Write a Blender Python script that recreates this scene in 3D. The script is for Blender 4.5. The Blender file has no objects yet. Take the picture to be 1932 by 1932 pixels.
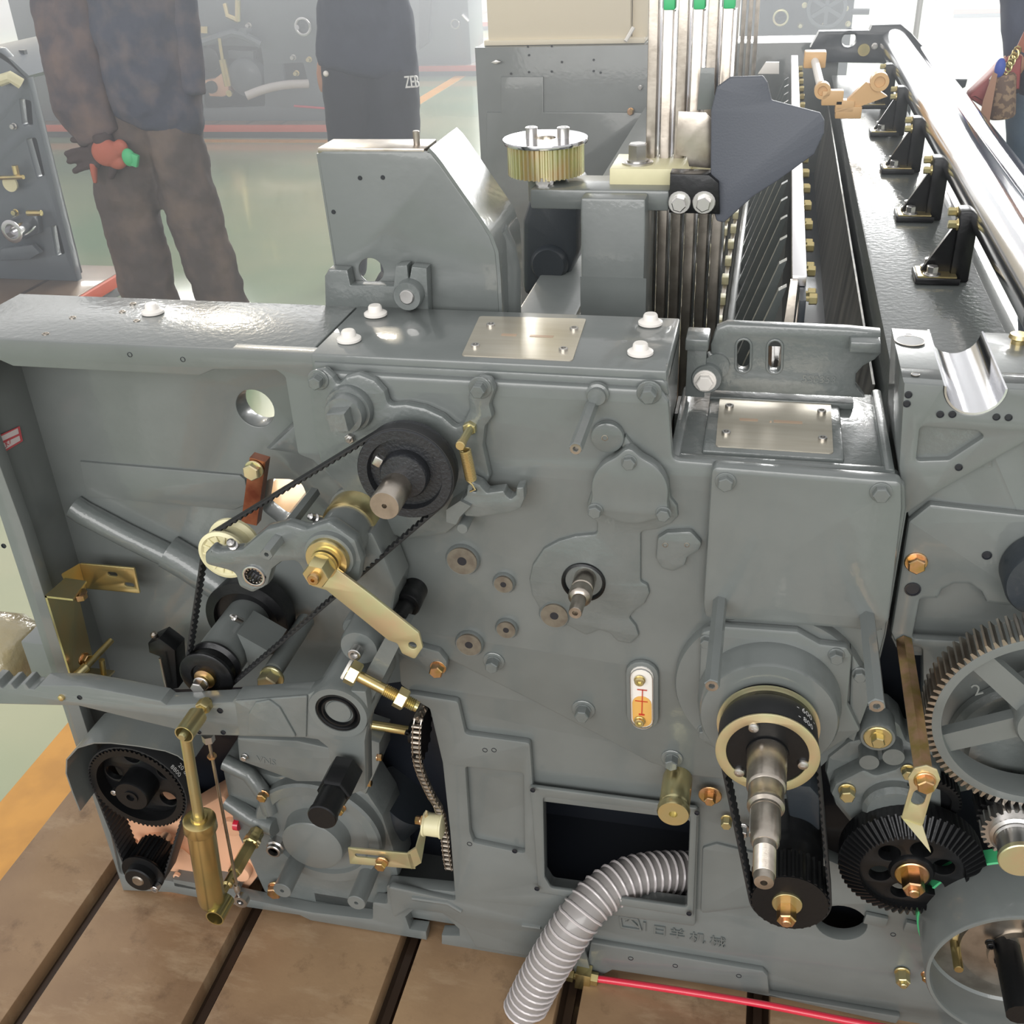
import bpy, bmesh, math, random
from math import sin, cos, pi, radians
from mathutils import Vector, Matrix, Euler, noise
from mathutils.geometry import tessellate_polygon
random.seed(7)
SC = bpy.context.scene
COL = SC.collection

# ------------------------------------------------------------------ camera
CAM = Vector((0.0, -1.0, 1.37))
ROT = Euler((radians(59.69), radians(2.35), radians(12.64)), 'XYZ')
FPX = 2012.5
cd = bpy.data.cameras.new('camera'); cd.sensor_width = 36; cd.lens = FPX / 1932 * 36
cd.clip_start = 0.02; cd.clip_end = 200
cam = bpy.data.objects.new('camera', cd); cam.location = CAM; cam.rotation_euler = ROT
COL.objects.link(cam); SC.camera = cam
RM = ROT.to_matrix()

# ------------------------------------------------------------------ world, lights, exposure
vs = SC.view_settings
vs.view_transform = 'Standard'; vs.look = 'None'; vs.gamma = 1; vs.use_curve_mapping = False
vs.exposure = 0.37
w = bpy.data.worlds.new('hall_daylight'); SC.world = w; w.use_nodes = True
bg = w.node_tree.nodes['Background']
bg.inputs[0].default_value = (1.0, 0.99, 0.98, 1); bg.inputs[1].default_value = 0.66


def area(name, loc, aim, sx, sy, power, col=(1, 1, 1)):
    l = bpy.data.lights.new(name, 'AREA'); l.shape = 'RECTANGLE'; l.size = sx; l.size_y = sy
    l.energy = power; l.color = col
    o = bpy.data.objects.new(name, l); o.location = loc
    o.rotation_euler = (Vector(aim) - Vector(loc)).to_track_quat('-Z', 'Y').to_euler()
    COL.objects.link(o)
    return o


area('window_and_fill_light', (3.4, 14.6, 4.0), (3.4, 0, 3.0), 7.5, 2.8, 2500, (0.93, 0.97, 1.0))
area('window_and_fill_light', (-3.7, 14.6, 3.6), (-3.7, 0, 3.0), 0.9, 2.6, 700, (0.93, 0.97, 1.0))
area('window_and_fill_light', (-9.0, 14.6, 3.4), (-4, 0, 2.0), 1.0, 2.6, 800, (0.93, 0.97, 1.0))
area('ceiling_lamp', (-5.6, 10.3, 5.0), (-0.6, 0.1, 0.9), 0.7, 0.5, 150, (1.0, 0.90, 0.72))
area('window_and_fill_light', (-0.8, -6.0, 3.0), (-0.3, 0.0, 0.5), 8.0, 2.6, 270, (1.0, 0.985, 0.96))  # added front fill behind the camera; no window is known there

# ------------------------------------------------------------------ pixel / plane helpers (photo frame 1932 x 1932)
def ray(x, y):
    return RM @ Vector(((x - 966) / FPX, -(y - 966) / FPX, -1))
def P(x, y, Y=0.0):
    d = ray(x, y); return CAM + d * ((Y - CAM.y) / d.y)
def Q(x, y, Z=0.0):
    d = ray(x, y); return CAM + d * ((Z - CAM.z) / d.z)
def PX(x, y, X=0.0):
    d = ray(x, y); return CAM + d * ((X - CAM.x) / d.x)
def K(p):
    """metres per pixel at a point"""
    return -((RM.transposed() @ (Vector(p) - CAM)).z) / FPX
def U(pts, Y=0.0):
    return [(p.x, p.z) for p in (P(a, b, Y) for a, b in pts)]
def circ(cx, cz, r, n=32, a0=0.0):
    return [(cx + r * cos(a0 + 2 * pi * i / n), cz + r * sin(a0 + 2 * pi * i / n)) for i in range(n)]
def pc(x, y, Y, rpx, n=32):
    p = P(x, y, Y); return circ(p.x, p.z, rpx * K(p), n)
def area2(pts):
    return sum(pts[i - 1][0] * pts[i][1] - pts[i][0] * pts[i - 1][1] for i in range(len(pts))) / 2
def rc(pts, r, n=4):
    """round the corners of a closed polygon"""
    out = []
    for i, b in enumerate(pts):
        a = Vector(pts[i - 1]); b = Vector(b); c = Vector(pts[(i + 1) % len(pts)])
        u, v = a - b, c - b
        lu, lv = u.length, v.length
        if lu < 1e-7 or lv < 1e-7: continue
        u /= lu; v /= lv
        ang = math.acos(max(-1, min(1, u.dot(v))))
        if ang > 2.9 or ang < 0.05: out.append(tuple(b)); continue
        d = min(r / math.tan(ang / 2), lu * .48, lv * .48)
        p0, p1 = b + u * d, b + v * d
        for k in range(n + 1):
            t = k / n
            out.append(tuple(p0 * (1 - t) ** 2 + b * 2 * t * (1 - t) + p1 * t * t))
    return out
def stadium(a, b, r, n=8):
    a, b = Vector(a), Vector(b); d = (b - a).normalized(); t = math.atan2(d.y, d.x)
    return [tuple(b + Vector((cos(t - pi / 2 + pi * i / n), sin(t - pi / 2 + pi * i / n))) * r) for i in range(n + 1)] + \
           [tuple(a + Vector((cos(t + pi / 2 + pi * i / n), sin(t + pi / 2 + pi * i / n))) * r) for i in range(n + 1)]
def hull(pts):
    pts = sorted(set(pts))
    def half(ps):
        h = []
        for p in ps:
            while len(h) > 1 and (h[-1][0] - h[-2][0]) * (p[1] - h[-2][1]) - (h[-1][1] - h[-2][1]) * (p[0] - h[-2][0]) <= 0: h.pop()
            h.append(p)
        return h[:-1]
    return half(pts) + half(pts[::-1])
def resample(pts, n):
    L = [0]
    m = len(pts)
    for i in range(m): L.append(L[-1] + (Vector(pts[(i + 1) % m]) - Vector(pts[i])).length)
    out = []; j = 0
    for k in range(n):
        s = L[-1] * k / n
        while L[j + 1] < s: j += 1
        t = (s - L[j]) / max(1e-9, L[j + 1] - L[j])
        out.append(tuple(Vector(pts[j]).lerp(Vector(pts[(j + 1) % m]), t)))
    return out

# ------------------------------------------------------------------ materials
def S(r, g, b):
    f = lambda c: (c / 255 / 12.92) if c / 255 <= .04045 else ((c / 255 + .055) / 1.055) ** 2.4
    return (f(r), f(g), f(b), 1)
MATS = {}
def mat(name, col, rough=.5, metal=0.0, coat=0.0, col2=None, nscale=30, bump=0.0, bscale=200, spec=.5, aniso=0, emit=0, trans=0, mix=(.4, .65), alpha=1, stretch=None, crough=.06):
    m = bpy.data.materials.new(name); m.use_nodes = True; nt = m.node_tree
    b = nt.nodes['Principled BSDF']
    b.inputs['Base Color'].default_value = col; b.inputs['Roughness'].default_value = rough
    b.inputs['Metallic'].default_value = metal; b.inputs['Coat Weight'].default_value = coat
    b.inputs['Coat Roughness'].default_value = crough; b.inputs['Specular IOR Level'].default_value = spec
    b.inputs['Transmission Weight'].default_value = trans; b.inputs['Alpha'].default_value = alpha
    if emit: b.inputs['Emission Color'].default_value = col; b.inputs['Emission Strength'].default_value = emit
    tc = nt.nodes.new('ShaderNodeTexCoord'); mp = nt.nodes.new('ShaderNodeMapping')
    nt.links.new(tc.outputs['Object'], mp.inputs[0])
    if stretch: mp.inputs['Scale'].default_value = stretch
    if col2:
        n = nt.nodes.new('ShaderNodeTexNoise'); n.inputs['Scale'].default_value = nscale; n.inputs['Detail'].default_value = 5
        nt.links.new(mp.outputs[0], n.inputs['Vector'])
        r = nt.nodes.new('ShaderNodeValToRGB'); r.color_ramp.elements[0].position = mix[0]; r.color_ramp.elements[1].position = mix[1]
        r.color_ramp.elements[0].color = col; r.color_ramp.elements[1].color = col2
        nt.links.new(n.outputs['Fac'], r.inputs[0]); nt.links.new(r.outputs[0], b.inputs['Base Color'])
    if bump:
        n = nt.nodes.new('ShaderNodeTexNoise'); n.inputs['Scale'].default_value = bscale; n.inputs['Detail'].default_value = 3
        nt.links.new(mp.outputs[0], n.inputs['Vector'])
        bp = nt.nodes.new('ShaderNodeBump'); bp.inputs['Strength'].default_value = bump; bp.inputs['Distance'].default_value = .002
        nt.links.new(n.outputs['Fac'], bp.inputs['Height']); nt.links.new(bp.outputs[0], b.inputs['Normal'])
        nt.links.new(bp.outputs[0], b.inputs['Coat Normal'])
    MATS[name] = m
    return m
PAINT = mat('grey_green_enamel', S(108, 113, 112), .34, 0, .45, col2=S(103, 108, 107), nscale=14, bump=.10, bscale=90)
PAINTC = mat('rough_cast_enamel', S(104, 109, 108), .32, 0, .55, col2=S(98, 104, 103), nscale=30, bump=.26, bscale=120)
GL = mat('wavy_gloss_enamel', S(104, 109, 108), .3, 0, .8, bump=.4, bscale=120)
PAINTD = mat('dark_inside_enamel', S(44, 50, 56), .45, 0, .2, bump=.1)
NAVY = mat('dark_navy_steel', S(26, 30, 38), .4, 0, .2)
BLACK = mat('black_oxide', S(30, 31, 33), .36, .55, .1, bump=.12, bscale=150)
BLACKC = mat('black_cast_iron', S(42, 44, 48), .45, .2, .15, bump=.5, bscale=260)
RUBBER = mat('black_belt_rubber', S(30, 31, 33), .55)
BELTEDGE = mat('worn_belt_back', S(74, 70, 70), .5)
STEEL = mat('machined_steel', S(184, 176, 166), .3, .95, col2=S(156, 148, 138), nscale=40, bump=.05)
CHROME = mat('polished_chrome', S(205, 205, 208), .12, 1.0)
SILVER = mat('bright_zinc', S(196, 194, 192), .3, 1.0)
ZINC = mat('yellow_zinc_plating', S(212, 190, 136), .28, .9, col2=S(196, 190, 146), nscale=22, mix=(.35, .7))
ZINCG = mat('greenish_yellow_zinc_plating', S(206, 206, 164), .32, .8, col2=S(214, 196, 160), nscale=28)
ZINCR = mat('reddish_yellow_zinc_plating', S(214, 172, 138), .3, 1.0, col2=S(186, 160, 100), nscale=60)
BRASS = mat('brass', S(208, 186, 130), .25, .95, col2=S(184, 174, 124), nscale=18)
COPPER = mat('copper_toned_plate', S(150, 98, 78), .3, 1.0, col2=S(110, 62, 50), nscale=26)
NYLON = mat('cream_nylon', S(222, 216, 178), .45, col2=S(212, 206, 168), nscale=20)
WHITEP = mat('white_plastic', S(232, 228, 222), .4)
BEIGE = mat('beige_powder_coat', S(222, 212, 190), .5, bump=.05)
PEACH = mat('salmon_primer', S(226, 176, 142), .5, 0, .1)
STAIN = mat('brushed_stainless', S(206, 200, 186), .3, .75, col2=S(196, 188, 172), nscale=12, stretch=(1, 12, 1), mix=(.3, .7))
GREENP = mat('green_plastic', S(70, 180, 120), .5)
HOSEG = mat('grey_pvc_hose', S(142, 138, 136), .32, 0, .3)
HOSER = mat('pale_hose_rib', S(196, 190, 190), .25, 0, .5)
REDT = mat('red_air_tube', S(206, 38, 62), .25, 0, .5)
PRIMER = mat('bare_cast_face', S(128, 122, 110), .5, .5, col2=S(112, 104, 94), nscale=90)
ORANGE = mat('orange_painted_edge', S(206, 88, 56), .5)
GLASS = mat('clear_plastic', (.9, .92, .95, 1), .08, trans=.9, alpha=.35)
REDINK = mat('red_print', S(196, 60, 40), .5)
PAPER = mat('white_sticker_paper', S(226, 214, 214), .6)
PINKINK = mat('red_sticker_print', S(205, 90, 96), .6)
FAINTINK = mat('faint_orange_print', S(186, 162, 140), .4, .3)
WHITEINK = mat('white_print', S(215, 215, 215), .5)

# ------------------------------------------------------------------ geometry helpers
WLD = {}
class B:
    """collects shapes into one mesh"""
    def __init__(s): s.bm = bmesh.new()
    def addmesh(s, me, M=None):
        t = bmesh.new(); t.from_mesh(me)
        if M is not None: bmesh.ops.transform(t, matrix=M, verts=t.verts)
        tmp = bpy.data.meshes.new('t'); t.to_mesh(tmp); t.free()
        s.bm.from_mesh(tmp); bpy.data.meshes.remove(tmp)
        return s
    def slab(s, pts, y, th, bev=0.0, holes=(), M=None):
        """outline in the x-z plane, front face at y, thickness th away from the viewer"""
        cu = bpy.data.curves.new('c', 'CURVE'); cu.dimensions = '2D'; cu.fill_mode = 'BOTH'
        bev = min(bev, th * .48)
        cu.extrude = th / 2 - bev; cu.bevel_depth = bev; cu.bevel_resolution = 1; cu.offset = -bev
        for k, loop in enumerate([pts] + list(holes)):
            if (area2(loop) < 0) != (k > 0): loop = loop[::-1]
            sp = cu.splines.new('POLY'); sp.points.add(len(loop) - 1)
            sp.use_cyclic_u = True
            for i, q in enumerate(loop): sp.points[i].co = (q[0], q[1], 0, 1)
        ob = bpy.data.objects.new('c', cu); me = bpy.data.meshes.new_from_object(ob)
        if M is None: M = Matrix(((1, 0, 0, 0), (0, 0, -1, y + th / 2), (0, 1, 0, 0), (0, 0, 0, 1)))
        s.addmesh(me, M)
        bpy.data.objects.remove(ob); bpy.data.curves.remove(cu); bpy.data.meshes.remove(me)
        return s
    def ps(s, px, Y, th, bev=0.0, holes=(), r=0):
        f = lambda l: rc(U(l, Y), r) if r else U(l, Y)
        return s.slab(f(px), Y, th, bev, [f(h) if isinstance(h[0][0], int) else h for h in holes])
    def lathe(s, c, ax, prof, n=32, ph=0.0, cap=True, capb=True, up=None):
        """profile [(radius, distance along ax)]"""
        ax = Vector(ax).normalized(); c = Vector(c)
        u = (Vector(up) if up else (Vector((0, 0, 1)) if abs(ax.z) < .9 else Vector((1, 0, 0))))
        u = (u - ax * u.dot(ax)).normalized(); v = ax.cross(u)
        rings = []
        for r, t in prof:
            rings.append([s.bm.verts.new(c + ax * t + (u * cos(ph + 2 * pi * i / n) + v * sin(ph + 2 * pi * i / n)) * r) for i in range(n)])
        for a, b in zip(rings, rings[1:]):
            for i in range(n):
                j = (i + 1) % n; s.bm.faces.new((a[i], a[j], b[j], b[i]))
        if cap: s.bm.faces.new(rings[-1])
        if capb: s.bm.faces.new(rings[0][::-1])
        return s
    def turn(s, px, Yb, prof, n=32, ph=0.0, **k):
        """turned shape on an axis straight out of the side frame through pixel px at depth Yb; prof = [(radius px, depth Y)]"""
        p = P(px[0], px[1], Yb); kk = K(p)
        return s.lathe((p.x, 0, p.z), (0, -1, 0), [(r * kk, -y) for r, y in prof], n, ph, **k)
    def box(s, a, b, bev=0.0, M=None):
        a, b = Vector(a), Vector(b)
        t = bmesh.new(); bmesh.ops.create_cube(t, size=1)
        bmesh.ops.scale(t, vec=b - a, verts=t.verts); bmesh.ops.translate(t, vec=(a + b) / 2, verts=t.verts)
        if bev: bmesh.ops.bevel(t, geom=list(t.edges), offset=bev, segments=2, profile=.5, affect='EDGES')
        if M is not None: bmesh.ops.transform(t, matrix=M, verts=t.verts)
        me = bpy.data.meshes.new('t'); t.to_mesh(me); t.free(); s.bm.from_mesh(me); bpy.data.meshes.remove(me)
        return s
    def obox(s, c, size, rot=(0, 0, 0), bev=0.0):
        h = Vector(size) / 2
        M = Matrix.Translation(c) @ Euler([radians(a) for a in rot], 'XYZ').to_matrix().to_4x4()
        return s.box(-h, h, bev, M)
    def tube(s, pts, r, n=10, cap=True, closed=False):
        pts = [Vector(p) for p in pts]; m = len(pts); rings = []
        rr = r if callable(r) else (lambda i: r)
        t0 = (pts[1] - pts[0]).normalized()
        u = t0.orthogonal().normalized()
        for i, p in enumerate(pts):
            a = pts[i - 1] if (i or closed) else p
            b = pts[(i + 1) % m] if (i < m - 1 or closed) else p
            t = (b - a).normalized(); u = (u - t * u.dot(t)).normalized(); v = t.cross(u)
            rings.append([s.bm.verts.new(p + (u * cos(2 * pi * k / n) + v * sin(2 * pi * k / n)) * rr(i)) for k in range(n)])
        for a, b in list(zip(rings, rings[1:])) + ([(rings[-1], rings[0])] if closed else []):
            for k in range(n): s.bm.faces.new((a[k], a[(k + 1) % n], b[(k + 1) % n], b[k]))
        if cap and not closed: s.bm.faces.new(rings[0][::-1]); s.bm.faces.new(rings[-1])
        return s
    def prism(s, pts, off):
        """flat 3-D polygon given thickness by the vector off"""
        off = Vector(off); a = [s.bm.verts.new(Vector(p)) for p in pts]; b = [s.bm.verts.new(Vector(p) + off) for p in pts]
        n = len(a)
        s.bm.faces.new(a); s.bm.faces.new(b[::-1])
        for i in range(n): s.bm.faces.new((a[i], b[i], b[(i + 1) % n], a[(i + 1) % n]))
        return s
    def strip(s, a, b, th):
        """sheet between two 3-D polylines, thickened"""
        nrm = []
        for i in range(len(a)):
            j0, j1 = max(i - 1, 0), min(i + 1, len(a) - 1)
            nrm.append((Vector(a[j1]) - Vector(a[j0])).cross(Vector(b[i]) - Vector(a[i])).normalized() * th)
        R = [[s.bm.verts.new(Vector(q)) for q in (a[i], b[i], Vector(b[i]) + nrm[i], Vector(a[i]) + nrm[i])] for i in range(len(a))]
        for p, q in zip(R, R[1:]):
            for k in range(4): s.bm.faces.new((p[k], p[(k + 1) % 4], q[(k + 1) % 4], q[k]))
        s.bm.faces.new(R[0][::-1]); s.bm.faces.new(R[-1])
        return s
    def sphere(s, c, r, sc=(1, 1, 1), seg=20, rings=12):
        M = Matrix.Translation(c) @ Matrix.Diagonal((r * sc[0], r * sc[1], r * sc[2], 1))
        t = bmesh.new(); bmesh.ops.create_uvsphere(t, u_segments=seg, v_segments=rings, radius=1, matrix=M)
        me = bpy.data.meshes.new('t'); t.to_mesh(me); t.free(); s.bm.from_mesh(me); bpy.data.meshes.remove(me)
        return s
    def loft(s, rings):
        """closed rings of 3-D points"""
        R = [[s.bm.verts.new(Vector(p)) for p in r] for r in rings]; n = len(R[0])
        for a, b in zip(R, R[1:]):
            for i in range(n): s.bm.faces.new((a[i], a[(i + 1) % n], b[(i + 1) % n], b[i]))
        s.bm.faces.new(R[0][::-1]); s.bm.faces.new(R[-1])
        return s
    def text(s, body, size, depth, M):
        cu = bpy.data.curves.new('t', 'FONT'); cu.body = body; cu.size = size; cu.extrude = depth; cu.resolution_u = 2
        ob = bpy.data.objects.new('t', cu); me = bpy.data.meshes.new_from_object(ob)
        s.addmesh(me, M); bpy.data.objects.remove(ob); bpy.data.curves.remove(cu); bpy.data.meshes.remove(me)
        return s
    def mesh(s, name, m, ang=35):
        bmesh.ops.remove_doubles(s.bm, verts=s.bm.verts, dist=1e-6)
        bmesh.ops.recalc_face_normals(s.bm, faces=s.bm.faces)
        me = bpy.data.meshes.new(name); s.bm.to_mesh(me); s.bm.free()
        me.materials.append(m)
        me.shade_smooth()
        try: me.set_sharp_from_angle(angle=radians(ang))
        except Exception: pass
        return me
    def done(s, name, m, parent=None, label=None, ang=35):
        return place(name, s.mesh(name, m, ang), parent, None, label)

def place(name, me, parent=None, loc=None, label=None, rot=None):
    o = bpy.data.objects.new(name, me); COL.objects.link(o)
    w0 = WLD.get(parent.name, Vector()) if parent else Vector()
    l = Vector(loc) if loc is not None else Vector()
    o.location = l - w0
    if rot: o.rotation_euler = rot
    WLD[o.name] = l
    if parent: o.parent = parent
    if label: o['label'] = label
    return o
def thing(name, label, cat, loc, group=None):
    o = bpy.data.objects.new(name, None); COL.objects.link(o); o.location = loc; o.empty_display_size = .05
    WLD[o.name] = Vector(loc); o['label'] = label; o['category'] = cat
    if group: o['group'] = group
    return o
def tag(o, label, cat, group=None):
    o['label'] = label; o['category'] = cat
    if group: o['group'] = group
    return o
def yaxis(M=None):
    return None
def wraptext(body, size, cx, cz, r, a0, Y0, m, parent, name='printed_lettering', flip=1):
    """flat print following the back of a belt round a pulley"""
    cu = bpy.data.curves.new('t', 'FONT'); cu.body = body; cu.size = size; cu.resolution_u = 2
    ob = bpy.data.objects.new('t', cu); me = bpy.data.meshes.new_from_object(ob)
    for v in me.vertices:
        a = a0 - v.co.x / r; rr = r + .0003
        v.co = (cx + rr * cos(a), Y0 + v.co.y * flip, cz + rr * sin(a))
    bpy.data.objects.remove(ob); bpy.data.curves.remove(cu); me.materials.append(m)
    return place(name, me, parent)
CACHE = {}
def bolt(parent, px, Y, r, m, washer=1.45, h=.55, name='bolt', hexsides=6, sock=False, cast=0, axis=None, at=None, stud=0):
    """hex bolt: washer, chamfered head; r in px (half width across corners); faces out of the frame"""
    p = at if at is not None else P(px[0], px[1], Y)
    rr = round(r * K(p), 4) if at is None else r
    key = (name, rr, m.name, washer, h, hexsides, sock, stud)
    if key not in CACHE:
        b = B(); t = 0
        if washer:
            b.lathe((0, 0, 0), (0, -1, 0), [(rr * washer, 0), (rr * washer, rr * .18), (rr * washer * .93, rr * .25), (rr, rr * .25)], 20); t = rr * .2
            if washer > 1.3: b.lathe((0, 0, 0), (0, -1, 0), [(rr * 1.12, t), (rr * 1.12, t + rr * .2)], 20); t += rr * .2
        hh = t + rr * 2 * h
        if sock:
            b.lathe((0, 0, 0), (0, -1, 0), [(rr, t), (rr, hh - rr * .1), (rr * .9, hh), (rr * .55, hh), (rr * .5, hh - rr * .5)], 20)
        else:
            b.lathe((0, 0, 0), (0, -1, 0), [(rr, t), (rr, hh - rr * .12), (rr * .86, hh)], hexsides)
        if stud: b.lathe((0, 0, 0), (0, -1, 0), [(rr * .5, hh), (rr * .5, hh + rr * stud), (rr * .4, hh + rr * stud + rr * .1)], 16)
        CACHE[key] = b.mesh(name, m, 25)
    rot = (0, random.uniform(0, 1), 0) if axis is None else Vector((0, -1, 0)).rotation_difference(Vector(axis)).to_euler()
    return place(name, CACHE[key], parent, p, rot=rot)
def bore(parent, px, Y, r, m=None, ring=False):
    """small drilled hole: dark sunk cup with a slightly raised lip"""
    p = P(px[0], px[1], Y); rr = round(r * K(p), 4); m = m or NAVY
    key = ('hole', rr, m.name, ring)
    if key not in CACHE:
        b = B(); b.lathe((0, 0, 0), (0, -1, 0), [(rr, -.0005), (rr, .0006), (rr * .82, .0007), (rr * .8, -.0003)], 16, capb=False)
        CACHE[key] = b.mesh('drilled_hole', m)
    return place('drilled_hole', CACHE[key], parent, p)
# ================================================================== the hall floor and the iron floor plates
m = mat('green_epoxy_floor', S(130, 156, 126), .16, 0, .5, col2=S(176, 178, 146), nscale=.55, mix=(.38, .62), bump=.03, bscale=6)
nt = m.node_tree
b = B(); b.box((-22, -6, -.14), (22, 24, -.09)); o = b.done('floor', m); o['kind'] = 'structure'
TAPE = mat('yellow_floor_paint', S(214, 156, 76), .4, 0, .1, col2=S(196, 142, 70), nscale=12)
IRON = mat('brown_iron_plate', S(164, 136, 104), .42, .1, .1, col2=S(124, 98, 74), nscale=3.2, mix=(.32, .66), bump=.25, bscale=60)
nt = IRON.node_tree; pb = nt.nodes['Principled BSDF']; old = pb.inputs['Base Color'].links[0].from_socket
def _iron_layer(old, scale, col, lo, hi, st):
    tc = nt.nodes.new('ShaderNodeTexCoord'); mp = nt.nodes.new('ShaderNodeMapping'); mp.inputs['Scale'].default_value = st; mp.inputs['Rotation'].default_value = (0, 0, .5)
    n = nt.nodes.new('ShaderNodeTexNoise'); n.inputs['Scale'].default_value = scale; n.inputs['Detail'].default_value = 8; n.inputs['Roughness'].default_value = .7
    r = nt.nodes.new('ShaderNodeMapRange'); r.inputs['From Min'].default_value = lo; r.inputs['From Max'].default_value = hi
    mx = nt.nodes.new('ShaderNodeMix'); mx.data_type = 'RGBA'; mx.inputs[7].default_value = col
    nt.links.new(tc.outputs['Object'], mp.inputs[0]); nt.links.new(mp.outputs[0], n.inputs['Vector']); nt.links.new(n.outputs['Fac'], r.inputs['Value']); nt.links.new(r.outputs[0], mx.inputs[0]); nt.links.new(old, mx.inputs[6]); return mx.outputs[2]
old = _iron_layer(old, 5, S(186, 164, 134), .52, .85, (1, 3, 1))
old = _iron_layer(old, 14, S(92, 70, 52), .55, .8, (1, 1, 1))
nt.links.new(old, pb.inputs['Base Color'])
IROND = mat('oily_groove_iron', S(60, 46, 36), .45, .3, .1)
def floorline(pts, name='trim_1', w=.12, z=-.0895):
    b = B()
    for p, q in zip(pts, pts[1:]):
        p, q = Vector(p), Vector(q); n = (q - p).normalized(); s = Vector((-n.y, n.x)) * w / 2
        b.prism([(p.x + s.x, p.y + s.y, z), (q.x + s.x, q.y + s.y, z), (q.x - s.x, q.y - s.y, z), (p.x - s.x, p.y - s.y, z)], (0, 0, .002))
    o = b.done(name, TAPE); o['kind'] = 'structure'; return o
floorline([(-1.27, -3), (-1.27, 6.0)], 'trim_1', .12)
floorline([(-2.80, 7.4), (-2.80, 10.4)], 'trim_2', .10)
floorline([(-4.6, 6.2), (-2.6, 6.2)], 'trim_3', .10)
# plates under the loom: five long castings with T slots between them
fp = thing('floor_plate_bed', 'brown iron floor plates with long grooves carrying the near loom', 'platform', (-.2, 0, -.09))
xs = [-1.14, -.962, -.703, -.440, -.186, .077, .34, .62]
for i, (x0, x1) in enumerate(zip(xs, xs[1:])):
    g = .016
    b = B(); b.box((x0 + (g if i else 0), -2.4, -.088), (x1 - g, 3.4, 0), .002); b.done('plate', IRON, fp)
b = B(); b.box((-1.138, -2.39, -.0885), (.6, 3.39, -.03)); b.done('slot_bottom', IROND, fp)
b = B()
for x in xs[1:-1]: b.box((x - .006, -2.395, -.032), (x + .006, 3.395, -.02))
b.done('slot_rib', IROND, fp)

# ================================================================== near side frame of the loom
fr = thing('loom_side_frame', 'big grey green cast side frame of the near loom standing on brown floor plates', 'loom', (-.4, .07, 0))
opening = [(-40, 680), (0, 680), (25, 691), (202, 700), (376, 709), (404, 697), (522, 699), (538, 711), (562, 857), (590, 868), (628, 905), (700, 1000), (740, 1110), (748, 1200), (756, 1292),
           (812, 1332), (835, 1430), (850, 1560), (859, 1683), (729, 1670), (731, 1706), (703, 1702), (703, 1735), (590, 1722), (467, 1697), (322, 1663), (226, 1650), (165, 1382), (44, 1000), (-40, 770)]
hole = [(1025, 1503), (1302, 1537), (1296, 1712), (1040, 1675), (1028, 1655)]
oval = pc(1587, 1742, 0, 47, 28)
wall = U([(1258, 699), (1262, 868), (1690, 900), (1708, 912), (1712, 960), (1672, 1198), (1640, 1330), (1588, 1410), (1520, 1475), (1512, 1600), (1600, 1640), (1760, 1665), (1990, 1700)])
wall = [(-.926, .946)] + wall + [(.42, 0.0)] + U([(1690, 1925), (1480, 1878), (1330, 1850), (1157, 1823), (1130, 1838), (1100, 1838), (833, 1785), (833, 1765), (867, 1766), (866, 1753), (835, 1724), (780, 1717), (765, 1730), (773, 1754), (804, 1758), (805, 1774), (586, 1737), (565, 1727), (467, 1712), (322, 1684), (232, 1680)])
b = B(); b.slab(wall, 0, .02, .0015, [rc(U(opening), .006), rc(U(hole), .006), oval])
b.done('cast_side_plate', PAINT, fr)
# box depth behind the front wall
b = B()
b.box((-.926, 0.004, .924), (-.467, .152, .9465), .0015)
b.done('top_flange', GL, fr)
b = B(); b.box((-.926, .005, 0.0), (-.912, .15, .93), .001); b.box((-.926, .148, 0), (-.55, .155, .12)); b.done('end_flange', PAINT, fr)
b = B(); b.box((-.465, -.001, .924), (-.0825, .152, .9472), .003); b.box((-.088, .0, .85), (-.0825, .15, .93)); b.done('gear_case_lid', PAINT, fr)
# recessed web with its round window and slot
web = U([(-60, 660), (640, 690), (700, 900), (760, 1180), (740, 1290), (560, 1292), (420, 1290), (300, 1250), (180, 1235)], .10)
slot = [(503, 904), (545, 905), (568, 911), (578, 935), (559, 966), (534, 993), (494, 962)]
b = B(); b.slab([(-.915, .93), (-.3, .93), (-.3, .46), (-.5, .40), (-.62, .385), (-.80, .352), (-.915, .34)], .10, .03, .002, [pc(481, 771, .10, 38, 36), rc(U(slot, .10), .012)])
b.done('web', PAINT, fr)
b = B(); b.ps([(150, 871), (452, 897), (462, 905), (470, 950), (440, 963), (163, 938)], .096, .006, .002)
b.done('raised_band', PAINT, fr)
b = B()
a = [P(140, 955, .09), P(160, 968, .09), P(240, 1010, .09), P(322, 1050, .09)]
b.tube(a, .017, 14); b.done('casting_rib', PAINTC, fr); b = B()
a = [P(318, 1040, .085), P(355, 1062, .085), P(420, 1105, .085), P(480, 1130, .085)]
b.tube(a, .024, 14); b.done('casting_rib', PAINTC, fr); b = B()
b.ps([(563, 790), (590, 800), (600, 870), (562, 862), (497, 852)], .06, .05, .01)
b.done('casting_rib', PAINTC, fr)
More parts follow.
